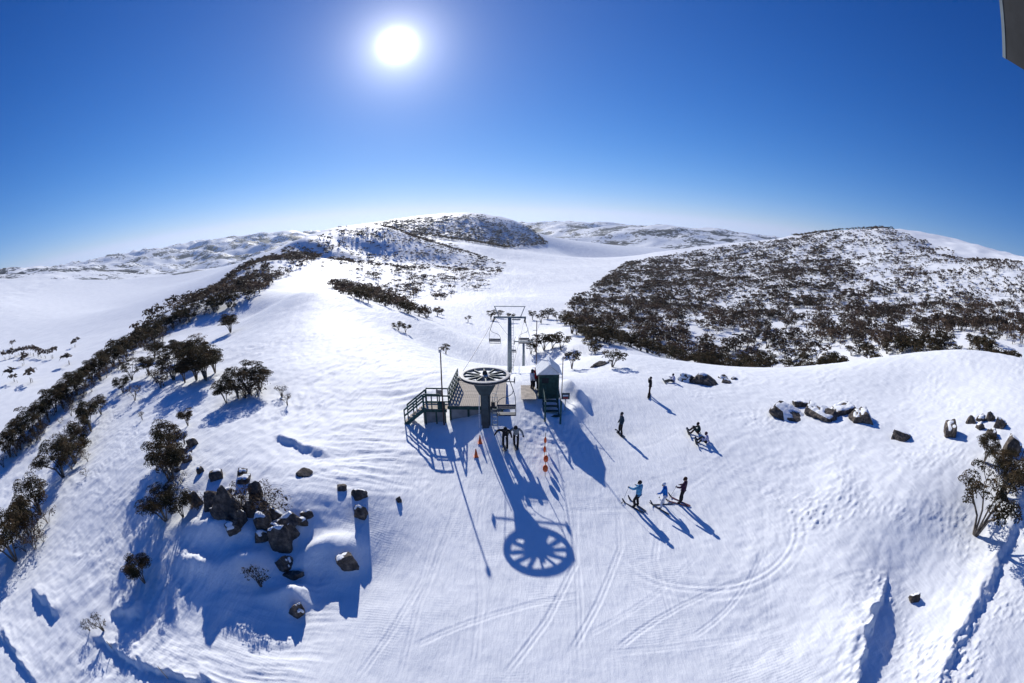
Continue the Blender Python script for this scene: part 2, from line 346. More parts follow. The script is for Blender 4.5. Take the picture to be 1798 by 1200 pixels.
def at(px, py, rmin=0):
    """where the line of sight through a point of the picture meets the ground"""
    d = ray(px, py); h = math.hypot(d[0], d[1]); t = _RS / h
    x, y, z = d[0] * t, d[1] * t, CAMZ + d[2] * t; g = height(x, y); k = np.nonzero((z < g) & (_RS > rmin))[0]
    if len(k) == 0: return Vector((x[-1], y[-1], g[-1]))
    k = k[0]
    if k == 0: return Vector((x[0], y[0], g[0]))
    a, b = z[k - 1] - g[k - 1], z[k] - g[k]; f = a / (a - b + 1e-12); f = min(max(f, 0), 1)
    X, Y = x[k - 1] + f * (x[k] - x[k - 1]), y[k - 1] + f * (y[k] - y[k - 1])
    return Vector((X, Y, ground(X, Y)))
def px_of(x, y, z):
    p = R(PITCH); z = z - CAMZ; n = np.sqrt(x * x + y * y + z * z); a = x / n; c = (y * math.cos(p) - z * math.sin(p)) / n; b = (y * math.sin(p) + z * math.cos(p)) / n
    th = np.arccos(np.clip(c, -1, 1)); r = 2 * FPX * np.sin(th / 2); k = r / np.maximum(np.hypot(a, b), 1e-9)
    return W0 / 2 + a * k, H0 / 2 - b * k

# ---- snow material
def snow_mat(name, far=False, forest=False, mid=False):
    m = bpy.data.materials.new(name); m.use_nodes = True; nt = m.node_tree; n = nt.nodes; l = nt.links; p = n['Principled BSDF']
    p.inputs['Roughness'].default_value = .62; p.inputs['Specular IOR Level'].default_value = .08
    t = n.new('ShaderNodeTexCoord')
    def nz(scale, detail=5, vec=None, rough=.55):
        k = n.new('ShaderNodeTexNoise'); k.inputs['Scale'].default_value = scale; k.inputs['Detail'].default_value = detail; k.inputs['Roughness'].default_value = rough
        l.new(vec or t.outputs['Object'], k.inputs['Vector']); return k.outputs['Fac']
    c = n.new('ShaderNodeValToRGB'); c.color_ramp.elements[0].color = (.82, .835, .84, 1); c.color_ramp.elements[1].color = (.90, .91, .905, 1)
    c.color_ramp.elements[0].position = .35; c.color_ramp.elements[1].position = .65
    l.new(nz(.12 if mid else .05 if far else .6), c.inputs[0]); col = c.outputs[0]
    if forest:   # woodland too far off to tell the trees apart
        g = n.new('ShaderNodeNewGeometry'); s = n.new('ShaderNodeSeparateXYZ'); l.new(g.outputs['Normal'], s.inputs[0])
        a = nz(.0035, 6, rough=.65); b = nz(.03, 4, rough=.7)
        ad = n.new('ShaderNodeMath'); ad.operation = 'MULTIPLY_ADD'; ad.inputs[1].default_value = .55; l.new(b, ad.inputs[0]); l.new(a, ad.inputs[2])
        rp = n.new('ShaderNodeValToRGB'); rp.color_ramp.elements[0].position = forest; rp.color_ramp.elements[1].position = forest + .05; l.new(ad.outputs[0], rp.inputs[0])
        mx = n.new('ShaderNodeMix'); mx.data_type = 'RGBA'; l.new(rp.outputs[0], mx.inputs[0]); l.new(col, mx.inputs[6]); mx.inputs[7].default_value = (.045, .045, .04, 1); col = mx.outputs[2]
    l.new(col, p.inputs['Base Color'])
    mp = n.new('ShaderNodeMapping'); mp.inputs['Rotation'].default_value = (0, 0, WIND - R(90) + R(90)); l.new(t.outputs['Object'], mp.inputs['Vector'])
    mp.inputs['Scale'].default_value = (1.0, .22, 1)
    h1 = nz(.5 if mid else .06 if far else 3.2, 6, mp.outputs[0], .62); h2 = nz(2.2 if mid else .3 if far else 17, 6, rough=.7)
    b1 = n.new('ShaderNodeBump'); b1.inputs['Strength'].default_value = .7; b1.inputs['Distance'].default_value = .45 if mid else 2.5 if far else .09; l.new(h1, b1.inputs['Height'])
    b2 = n.new('ShaderNodeBump'); b2.inputs['Strength'].default_value = .5; b2.inputs['Distance'].default_value = .1 if mid else .35 if far else .022; l.new(h2, b2.inputs['Height']); l.new(b1.outputs[0], b2.inputs['Normal'])
    out = b2.outputs[0]
    if not far:      # faint grooming ridges
        wv = n.new('ShaderNodeTexWave'); wv.wave_type = 'BANDS'; wv.bands_direction = 'Y'; wv.inputs['Scale'].default_value = 2.0; wv.inputs['Distortion'].default_value = 7; wv.inputs['Detail'].default_value = 3; wv.inputs['Detail Scale'].default_value = .6
        l.new(t.outputs['Object'], wv.inputs['Vector']); b3 = n.new('ShaderNodeBump'); b3.inputs['Strength'].default_value = .5; b3.inputs['Distance'].default_value = .012; mm_ = n.new('ShaderNodeMath'); mm_.operation = 'MULTIPLY'; rq = n.new('ShaderNodeValToRGB'); rq.color_ramp.elements[0].position = .48; rq.color_ramp.elements[1].position = .72; l.new(nz(.22, 3), rq.inputs[0]); l.new(rq.outputs[0], mm_.inputs[0]); l.new(wv.outputs['Fac'], mm_.inputs[1]); l.new(mm_.outputs[0], b3.inputs['Height']); l.new(out, b3.inputs['Normal']); out = b3.outputs[0]
    l.new(out, p.inputs['Normal'])
    return m
M['snow'] = snow_mat('wind packed snow'); M['snow_far'] = snow_mat('far snow', True); M['snow_mid'] = snow_mat('open snow', True, mid=True); M['snow_wood'] = snow_mat('far snow with woods', True, .785)

# ---- ground sheets
def az_list(fine, coarse):
    return np.radians(np.concatenate([np.arange(-105, 105, fine), np.arange(105, 255, coarse)]))
def sheet(azs, rs, split=None):
    A, RR = np.meshgrid(azs, rs, indexing='ij'); X, Y = RR * np.sin(A), RR * np.cos(A); Z = height(X, Y); return X, Y, Z
def grid_obj(name, X, Y, Z, facesel, m, tagd, centre=False, m2=None, sel2=None):
    na, nr = X.shape; idx = np.arange(na * nr).reshape(na, nr)
    i2 = np.roll(idx, -1, 0); q = np.stack([idx[:, :-1], idx[:, 1:], i2[:, 1:], i2[:, :-1]], -1).reshape(-1, 4)
    if facesel is not None: q = q[facesel.reshape(-1)]
    used = np.unique(q); remap = np.full(na * nr, -1); remap[used] = np.arange(len(used)); q = remap[q]
    co = np.stack([X, Y, Z], -1).reshape(-1, 3)[used]; nv = len(co)
    tri = np.zeros((0, 3), int)
    if centre:
        co = np.concatenate([co, [[0, 0, ground(.01, .01)]]]); ring = remap[idx[:, 0]]; tri = np.stack([np.full(na, nv), ring, np.roll(ring, -1)], -1)
    me = bpy.data.meshes.new(name); me.vertices.add(len(co)); me.vertices.foreach_set('co', co.astype(np.float32).ravel())
    loops = np.concatenate([q.ravel(), tri.ravel()]); starts = np.concatenate([np.arange(len(q)) * 4, len(q) * 4 + np.arange(len(tri)) * 3]); tot = np.concatenate([np.full(len(q), 4), np.full(len(tri), 3)])
    me.loops.add(len(loops)); me.loops.foreach_set('vertex_index', loops.astype(np.int32)); me.polygons.add(len(starts))
    me.polygons.foreach_set('loop_start', starts.astype(np.int32)); me.polygons.foreach_set('loop_total', tot.astype(np.int32)); me.polygons.foreach_set('use_smooth', np.ones(len(starts), bool))
    me.materials.append(m)
    if m2: me.materials.append(m2); me.polygons.foreach_set('material_index', sel2.reshape(-1)[facesel.reshape(-1)].astype(np.int32))
    me.update(calc_edges=True)
    o = link_mesh(name, me); tag(o, **tagd); return o
RN = 60.0
azn = az_list(.21, 2.0); rn = np.exp(np.linspace(math.log(4.0), math.log(RN), 430))
X, Y, Z = sheet(azn, rn); nf = len(np.arange(-105, 105, .21))
azf = np.concatenate([azn[:nf:2], azn[nf:]]); rf = np.exp(np.linspace(math.log(RN), math.log(12000), 530))
Z[1:nf - 1:2, -1] = .5 * (Z[0:nf - 2:2, -1] + Z[2:nf:2, -1]); X[1:nf - 1:2, -1] = .5 * (X[0:nf - 2:2, -1] + X[2:nf:2, -1]); Y[1:nf - 1:2, -1] = .5 * (Y[0:nf - 2:2, -1] + Y[2:nf:2, -1])
grid_obj('snow_slope', X, Y, Z, None, M['snow'], dict(kind='structure', label='wind packed snow slope and groomed run round the lift top'), True)
X, Y, Z = sheet(azf, rf)
ca = np.degrees(np.where(azf > math.pi, azf - 2 * math.pi, azf))[:, None] * np.ones((1, len(rf) - 1)); crr = np.sqrt(rf[:-1] * rf[1:])[None, :] * np.ones((len(azf), 1))
rangem = crr > 2300
hill = (~rangem) & (ca > 8) & (crr < 1250) & (crr > 95) & ((ca > 16) | (crr < 850))
ridge = (~rangem) & (~hill) & (ca < 3) & (ca > -45) & (crr > 240) 
valley = ~(rangem | hill | ridge)
grid_obj('valley', X, Y, Z, valley, M['snow_far'], dict(kind='structure', label='flat snow covered valley floor below the lift'), m2=M['snow_mid'], sel2=crr < 420)
grid_obj('wooded_hill', X, Y, Z, hill, M['snow_far'], dict(kind='structure', label='broad snowy hill covered with dark snow gums'), m2=M['snow_mid'], sel2=crr < 420)
grid_obj('ridge', X, Y, Z, ridge, M['snow_far'], dict(kind='structure', label='long snowy ridge running back to a rounded peak'))
grid_obj('mountain_range', X, Y, Z, rangem, M['snow_wood'], dict(kind='structure', label='distant snowy ranges with dark woods on the horizon'))
# ------------------------------------------------------------------ snow gums
def foliage_mat(name, c1, c2, scale=.9):
    m = bpy.data.materials.new(name); m.use_nodes = True; n = m.node_tree.nodes; l = m.node_tree.links; p = n['Principled BSDF']
    p.inputs['Roughness'].default_value = .7; p.inputs['Specular IOR Level'].default_value = .08
    g = n.new('ShaderNodeNewGeometry'); k = n.new('ShaderNodeTexNoise'); k.inputs['Scale'].default_value = scale; k.inputs['Detail'].default_value = 3; l.new(g.outputs['Position'], k.inputs['Vector'])
    r = n.new('ShaderNodeValToRGB'); r.color_ramp.elements[0].position = .38; r.color_ramp.elements[1].position = .66
    r.color_ramp.elements[0].color = (*c1, 1); r.color_ramp.elements[1].color = (*c2, 1); l.new(k.outputs['Fac'], r.inputs[0]); l.new(r.outputs[0], p.inputs['Base Color'])
    tr = n.new('ShaderNodeBsdfTranslucent'); l.new(r.outputs[0], tr.inputs['Color']); mx = n.new('ShaderNodeMixShader'); mx.inputs[0].default_value = .3
    l.new(p.outputs[0], mx.inputs[1]); l.new(tr.outputs[0], mx.inputs[2]); l.new(mx.outputs[0], n['Material Output'].inputs['Surface'])
    return m
M['leaf'] = foliage_mat('snow gum leaves', (.027, .027, .014), (.098, .064, .033))
M['leaf_far'] = foliage_mat('snow gum leaves far', (.040, .031, .022), (.118, .078, .054), .12)
M['bark'] = mat('pale gum bark', (.20, .17, .14), .8, .1, 0, .35, 3)
M['rock'] = None

def gum(seed, h=4.0, stems=4, spread=.42, twigs=3, leaves=60, leaf=.16, clump=.55, sides=5, low=.35, twig_wood=True):
    """stems fanning from one root, twigs, and flat-topped clumps of leaves at their ends"""
    rr = random.Random(seed); tb = MB(); lv = []; lf = []
    tips = []
    for s in range(stems):
        a = 2 * math.pi * (s + rr.uniform(-.3, .3)) / stems; out = h * spread * rr.uniform(.25, 1.0); top = h * rr.uniform(.72, .95) * (1 - .22 * (out / (h * spread)) ** 2)
        e = Vector((math.cos(a) * out, math.sin(a) * out, top)); k1 = Vector((e.x * .25 + rr.uniform(-.1, .1) * h * .3, e.y * .25 + rr.uniform(-.1, .1) * h * .3, top * .4)); k2 = e * .68 + Vector((rr.uniform(-.1, .1), rr.uniform(-.1, .1), rr.uniform(-.05, .05))) * h * .5
        r0 = .022 * h * rr.uniform(.7, 1.2)
        tb.tube([(0, 0, -.35), k1, k2, e], [r0, r0 * .75, r0 * .5, r0 * .2], sides, cap=False); tips.append((e, 1.0))
        for t in range(twigs):
            b = k1.lerp(k2, rr.uniform(.1, 1.0)) if t % 2 else k2.lerp(e, rr.uniform(0, .5)); a2 = a + rr.uniform(-1.7, 1.7)
            d = Vector((math.cos(a2), math.sin(a2), rr.uniform(.15, .9))).normalized() * h * rr.uniform(.12, .26); te = b + d
            if te.z < h * low: te.z = h * low + rr.uniform(0, .15) * h
            if twig_wood: tb.tube([b, b + d * .5 + Vector((0, 0, .03 * h)), te], [r0 * .4, r0 * .28, r0 * .12], max(3, sides - 2), cap=False)
            tips.append((te, rr.uniform(.55, .95)))
    for e, k in tips:
        R0 = clump * k * h / 4
        nl = max(4, int(leaves * k))
        for i in range(nl):
            u = rr.random() ** .5 * R0; a = rr.uniform(0, 2 * math.pi); hh = (1 - (u / R0) ** 2) * R0 * .62 * rr.uniform(.35, 1.0) - R0 * .15 * rr.random()
            c = e + Vector((u * math.cos(a), u * math.sin(a), hh)); s = leaf * rr.uniform(.6, 1.35)
            nrm = Vector((math.cos(a) * u / R0 + rr.uniform(-.7, .7), math.sin(a) * u / R0 + rr.uniform(-.7, .7), rr.uniform(.1, 1.0))).normalized(); x = nrm.orthogonal().normalized(); x.rotate(Matrix.Rotation(rr.uniform(0, 6.3), 3, nrm)); y = nrm.cross(x)
            b = len(lv); w = s * rr.uniform(.45, .8); lv += [c - x * s, c + y * w * .6 - x * .1 * s, c + x * s, c - y * w * .6]; lf.append((b, b + 1, b + 2, b + 3))
    cb = MB(); cb.add(lv, lf); return tb, cb
def tree_meshes(specs, pre):
    out = []
    for sp in specs:
        t, c = gum(**sp); ms = []
        for nm, b, m in (('trunk', t, M['bark']), ('crown', c, M['leaf'])):
            me = bpy.data.meshes.new(pre + '_' + nm); me.from_pydata(b.v, [], b.f); me.materials.append(m)
            if nm == 'trunk': me.polygons.foreach_set('use_smooth', [True] * len(me.polygons))
            me.update(); ms.append(me)
        out.append((ms, sp['h']))
    return out
NEAR = tree_meshes([dict(seed=i, h=4.0, stems=s, spread=sp, twigs=tw, leaves=190, leaf=.078, clump=cl, low=lo) for i, (s, sp, tw, cl, lo) in enumerate([(5, .46, 9, .72, .16), (4, .38, 11, .68, .1), (5, .52, 5, .62, .3), (4, .32, 12, .62, .08), (7, .5, 8, .74, .14)])], 'near_gum')
MID = tree_meshes([dict(seed=50 + i, h=4.0, stems=s, spread=sp, twigs=4, leaves=40, leaf=.21, clump=.86, sides=4, low=.28) for i, (s, sp) in enumerate([(4, .45), (3, .38), (5, .55), (4, .5), (3, .5), (6, .6)])], 'gum')
BARE = tree_meshes([dict(seed=90 + i, h=2.0, stems=6, spread=.45, twigs=7, leaves=7, leaf=.09, clump=.5, sides=3, low=.3) for i in range(2)], 'twiggy')
NTREE = 0
def plant(kind, p, h, label, group, name='snow_gum', cat='tree', lean=0.0, variant=None, rz=None, wide=1.15):
    global NTREE
    v = variant if variant is not None else random.randrange(len(kind)); ms, h0 = kind[v]; s = h / h0
    e = empty(name, p, rz if rz is not None else random.uniform(0, 6.28)); w = s * wide; e.scale = (w * random.uniform(.9, 1.15), w * random.uniform(.9, 1.15), s)
    if lean: e.rotation_euler.x = lean
    tag(e, label, cat, group)
    for me, nm in zip(ms, ('trunk', 'crown')): link_mesh(nm, me, e)
    NTREE += 1; return e
def plants(kind, lst, label, group, **k):
    for px, py, h in lst: plant(kind, at(px, py), h * random.uniform(.68, 1.05), label, group, **k)
plants(NEAR, [(18,803,4.2),(45,775,4.0),(72,748,3.8),(98,724,4.0),(122,705,3.6),(150,680,3.8),(175,662,3.6),(200,644,4.0),(222,628,3.8),(245,610,3.8),(268,594,4.0),(292,580,4.2),(316,567,4.2),(342,556,4.2),(58,762,3.4),(136,693,3.4),(30,790,3.4),(85,737,3.4),(110,714,3.4),(162,671,3.2),(188,653,3.4),(211,637,3.4),(234,620,3.4),(256,603,3.4),(280,588,3.4),(304,574,3.6)],
       'dark snow gum in the long row along the crest above the left valley', 'snow gums lining the crest', wide=1.3)
plants(NEAR, [(262,660,3.8),(285,655,4.0),(305,668,4.2),(325,672,4.2),(345,668,4.4),(362,668,4.2),(378,655,3.6),(350,640,4.2),(322,632,4.2),(298,628,4.0),(272,630,3.6),(330,650,4.0),(232,668,3.4),(216,690,3.0)],
       'dense dark snow gum in the thicket on the wind carved snow shelf', 'snow gum thicket on the shelf')
plants(NEAR, [(112,838,3.8),(132,815,4.0),(148,785,3.6),(160,758,3.4),(178,728,3.2)], 'tall dark snow gum in the short line between crest row and rocky bank', 'line of gums on the bare slope')
plants(NEAR, [(28,985,3.4),(50,940,3.2),(72,903,3.2)], 'snow gum at the left foot of the slope beside the groomed track', 'gums by the groomed track')
plants(NEAR, [(398,708,2.4),(418,700,2.8),(438,692,2.9),(456,684,2.7)], 'brown topped snow gum with thin stems throwing a long barred shadow', 'barred shadow gums')
plant(NEAR, at(405,584), 3.4, 'lone bushy snow gum standing on the white crest above the thicket', None, variant=4)
plant(NEAR, at(300,795), 2.6, 'dark snow gum rising over the left end of the rocky bank', None, variant=0)
plant(NEAR, at(303,842), 3.0, 'thick crowned dark gum close behind the boulders of the rocky bank', None, variant=1)
plant(NEAR, at(330,748), 1.5, 'small slender gum sapling beside the gums over the rocky bank', None, variant=3)
plant(NEAR, at(292,915), 2.1, 'low black bushy gum hanging over the hollow at the bank', None, variant=4, name='gum_bush', cat='bush')
plant(NEAR, at(322,908), 1.9, 'narrow dark gum bush next to the low black bush at the bank', None, variant=1, name='gum_bush', cat='bush')
plant(NEAR, at(254,1024), 1.8, 'upright dark bush alone on the snow under the rocky bank', None, variant=3, name='gum_bush', cat='bush')
plants(BARE, [(158,1108,1.0),(182,1108,1.1)], 'small sparse twiggy bush beside the edge of the groomed track', 'twiggy bushes by the track', name='bush', cat='bush')
plants(BARE, [(495,698,1.5),(505,712,1.2),(250,738,1.2),(325,780,.9)], 'thin half bare bush poking out of the wind carved snow', 'bare bushes on the shelf', name='bush', cat='bush')
plant(BARE, at(458,1030), 1.3, 'leafless twiggy bush in the blue shade of the hollow', None, name='bush', cat='bush')
plant(NEAR, at(1712,940), 4.5, 'open crowned gum with bare grey limbs beside the right hand boulders', None, variant=2, rz=1.0)
plant(NEAR, at(1755,872), 3.2, 'low dark gum bush against the stacked boulders', None, variant=4, name='gum_bush', cat='bush')
plant(NEAR, at(1728,812), 2.3, 'small brown topped gum under the brown boulder heap', None, variant=0)
plants(MID, [(700,580,2.4),(712,584,2.6),(655,512,4),(752,557,3.2),(768,555,3.0),(736,556,3.6),(783,622,2.4),(822,566,3),(775,552,2.6)], 'small lone gum scattered on the open snow left of the lift line', 'scattered gums on the open snow')
plants(MID, [(862,562,4.5),(878,558,4.5),(895,566,4.5),(935,562,5),(950,568,5),(962,560,5),(978,566,5),(992,572,5),(1004,586,5),(940,618,3.6),(955,615,4.2),(970,612,4.2),(985,615,3.6),(1012,588,4),(932,622,3),(1004,648,2.4),(1035,616,3.2),(1045,622,3),(1075,645,2.4)],
       'dark rounded gum on the flat snow beside and behind the lift towers', 'gums round the lift line')

# ---- forests: the trees that show largest one by one, the rest as woodland
def inpoly(px, py, poly):
    c = np.zeros(px.shape, bool); n = len(poly)
    for i in range(n):
        x1, y1 = poly[i]; x2, y2 = poly[(i + 1) % n]; k = (y1 > py) != (y2 > py)
        c ^= k & (px < (x2 - x1) * (py - y1) / (y2 - y1 + 1e-9) + x1)
    return c
def scatter(az0, az1, r0, r1, per, poly_d, seed, power=2.0):
    g = np.random.default_rng(seed); area = .5 * R(az1 - az0) * (r1 ** 2 - r0 ** 2); n = int(area / per)
    r = np.sqrt(g.uniform(r0 ** 2, r1 ** 2, n)); a = R(1) * g.uniform(az0, az1, n); x, y = r * np.sin(a), r * np.cos(a); z = height(x, y); px, py = px_of(x, y, z)
    d = np.zeros(n)
    for poly, dens in poly_d: d = np.where(inpoly(px, py, poly), np.maximum(d, dens), d)
    cl = fbm(x / 30, y / 30, 3) * 2.0 + .6; keep = g.uniform(0, 1, n) < d * np.clip(cl, .2, 1.25)
    return np.stack([x, y, z, r], 1)[keep]
HILL = [([(985,548),(1100,462),(1250,438),(1400,420),(1470,410),(1500,480),(1600,545),(1700,585),(1798,565),(1798,650),(1200,665),(1110,642),(1000,592)], .95),
        ([(1000,600),(1110,640),(1220,665),(1220,600),(1100,570)], .5), ([(1440,405),(1560,400),(1700,455),(1798,465),(1798,640),(1500,640)], .33), ([(1560,470),(1680,520),(1798,540),(1798,600),(1600,580)], .6),
        ([(1380,412),(1560,402),(1640,430),(1560,450)], .5)]
ht = scatter(5, 78, 88, 950, 10.0, HILL, 11)
RIDGE = [([(150,650),(340,520),(430,470),(540,423),(600,403),(650,408),(570,450),(480,500),(420,545),(340,570),(230,640)], .95), ([(560,470),(640,415),(770,428),(890,465),(860,505),(780,530),(690,520),(600,505)], .34),
         ([(575,505),(640,505),(750,550),(760,562),(690,545),(600,520)], .9), ([(690,430),(800,430),(850,470),(790,500),(720,480)], .3), ([(600,470),(760,470),(800,520),(640,510)], .35), ([(530,428),(600,401),(690,398),(780,408),(760,430),(640,418)], .75)]
rt = scatter(-62, 2, 90, 1050, 15, RIDGE, 12)
PEAK = [([(590,410),(700,388),(840,379),(930,400),(965,430),(900,438),(830,440),(720,425)], .72), ([(780,415),(850,405),(960,425),(960,432),(830,440)], .95)]
pt = scatter(-21, 6, 1050, 1720, 45, PEAK, 13)
allt = [(t, 'h') for t in ht] + [(t, 'r') for t in rt]
allt.sort(key=lambda e: e[0][3]); ind = max(0, 296 - NTREE)
rest = {'h': [], 'r': []}
LB = {'h': ('rounded dark snow gum at the near foot of the wooded hill', 'snow gums at the foot of the wooded hill'), 'r': ('dark snow gum on the near end of the long wooded ridge', 'snow gums on the near end of the ridge')}
for i, (t, k) in enumerate(allt):
    if i < ind: plant(MID, (t[0], t[1], t[2] - .1), random.uniform(2.3, 3.9), *LB[k], wide=1.4)
    else: rest[k].append(t)
def template(seed, leaves, leaf, stems, twigs, clump, bare=False):
    t, c = gum(seed, 4.0, stems, .48, twigs, leaves, leaf, clump, 3, .3, False)
    if bare: t.v, t.f = t.v[:6], t.f[:3]      # a plain stub of trunk is all that shows that far off
    tv = np.array(t.v); tf = t.f; cv = np.array(c.v); nt = len(tv)
    v = np.concatenate([tv, cv]); f = np.array([list(q) for q in tf] + [[i + nt for i in q] for q in c.f]); m = np.array([0] * len(tf) + [1] * len(c.f)); return v, f, m
T1 = [template(200 + i, 10, .44, 3, 2, 1.0) for i in range(6)]; T2 = [template(300 + i, 8, .66, 2, 1, 1.2) for i in range(6)]; T2b = [template(350 + i, 6, 1.0, 1, 1, 1.5, True) for i in range(6)]; T3 = [template(400 + i, 8, .95, 1, 1, 1.5, True) for i in range(4)]
def woodland(name, pts, label, smin, smax, seed):
    g = np.random.default_rng(seed); V = []; F = []; MI = []; b = 0
    for x, y, z, r in pts:
        T = T0 if r < 0 else T1 if r < 260 else T2 if r < 480 else T2b if r < 1000 else T3; v, f, m = T[g.integers(len(T))]; a = g.uniform(0, 6.28); s = g.uniform(smin, smax) / 4; c, sn = math.cos(a) * s, math.sin(a) * s; w = g.uniform(1.15, 1.6)
        V.append(np.stack([(v[:, 0] * c - v[:, 1] * sn) * w + x, (v[:, 0] * sn + v[:, 1] * c) * w + y, v[:, 2] * s + z - .1], 1)); F.append(f + b); MI.append(m); b += len(v)
    V = np.concatenate(V); F = np.concatenate(F); MI = np.concatenate(MI)
    me = bpy.data.meshes.new(name); me.vertices.add(len(V)); me.vertices.foreach_set('co', V.astype(np.float32).ravel()); me.loops.add(F.size); me.loops.foreach_set('vertex_index', F.astype(np.int32).ravel())
    me.polygons.add(len(F)); me.polygons.foreach_set('loop_start', (np.arange(len(F)) * 4).astype(np.int32)); me.polygons.foreach_set('loop_total', np.full(len(F), 4, np.int32))
    me.materials.append(M['bark']); me.materials.append(M['leaf_far']); me.polygons.foreach_set('material_index', MI.astype(np.int32)); me.update(calc_edges=True)
    tag(link_mesh(name, me), label, 'woodland', kind='stuff'); None
woodland('hill_woodland', rest['h'], 'dark snow gum woodland spread over the broad hill', 2.1, 4.3, 1)
woodland('ridge_woodland', rest['r'], 'dark snow gum woodland along the long ridge and its flank', 2.4, 4.6, 2)
woodland('peak_woodland', pt, 'far woodland on the rounded peak at the end of the ridge', 5.0, 9.0, 3)
fp = [at(px + random.uniform(-3, 3), py + random.uniform(-1.5, 1.5)) for px, py in [(8,632),(16,630),(25,628),(34,626),(42,629),(52,625),(58,626),(66,627),(74,628),(82,630),(92,630),(40,642),(20,612),(28,672),(56,672),(130,610),(120,640)] for _ in range(3)]
T0 = [template(500 + i, 15, .19, 4, 3, .8) for i in range(5)]
g_ = np.random.default_rng(21); sc = []
for px, py, sx, sy, n_ in [(60,770,60,14,26),(130,705,50,14,26),(200,650,50,14,26),(270,600,50,14,24),(340,560,40,14,20),(310,650,70,26,24),(430,692,34,14,10),(130,790,30,40,18),(50,930,30,45,14),(300,830,22,50,12),(420,880,60,30,8)]:
    for _ in range(n_):
        k = g_.normal(size=2); p = at(px + k[0] * sx * .5, py - k[0] * sx * .36 * (px < 380 and py < 780) + k[1] * sy * .5); sc.append((p.x, p.y, p.z, -1))
woodland('low_scrub', sc, 'low dark scrub filling in under the gums of the left crest and shelf', .7, 1.9, 6)
woodland('valley_copse', [(p.x, p.y, p.z, 1500) for p in fp], 'thin copse of tiny trees out on the far left valley snow', 6, 11, 4)

# ------------------------------------------------------------------ granite boulders
def rock_mat():
    m = bpy.data.materials.new('lichened granite'); m.use_nodes = True; n = m.node_tree.nodes; l = m.node_tree.links; p = n['Principled BSDF']; p.inputs['Roughness'].default_value = .85; p.inputs['Specular IOR Level'].default_value = .2
    g = n.new('ShaderNodeNewGeometry')
    def nz(s, d=6):
        k = n.new('ShaderNodeTexNoise'); k.inputs['Scale'].default_value = s; k.inputs['Detail'].default_value = d; k.inputs['Roughness'].default_value = .65; l.new(g.outputs['Position'], k.inputs['Vector']); return k.outputs['Fac']
    r = n.new('ShaderNodeValToRGB'); cr = r.color_ramp; cr.elements[0].position = .3; cr.elements[0].color = (.035, .03, .028, 1); cr.elements[1].position = .7; cr.elements[1].color = (.27, .22, .17, 1); e = cr.elements.new(.5); e.color = (.105, .088, .074, 1)
    l.new(nz(3.2), r.inputs[0]); l.new(r.outputs[0], p.inputs['Base Color'])
    b = n.new('ShaderNodeBump'); b.inputs['Strength'].default_value = 1.0; b.inputs['Distance'].default_value = .2; l.new(nz(6), b.inputs['Height']); l.new(b.outputs[0], p.inputs['Normal']); return m
M['rock'] = rock_mat(); M['cap'] = snow_mat('snow lying on rock')
def biggest(faces):
    """the largest connected patch of faces"""
    par = {}
    def find(a):
        while par.setdefault(a, a) != a: par[a] = par[par[a]]; a = par[a]
        return a
    for f in faces:
        for i in f[1:]: par[find(i)] = find(f[0])
    g = {}
    for f in faces: g.setdefault(find(f[0]), []).append(f)
    return max(g.values(), key=len) if g else []
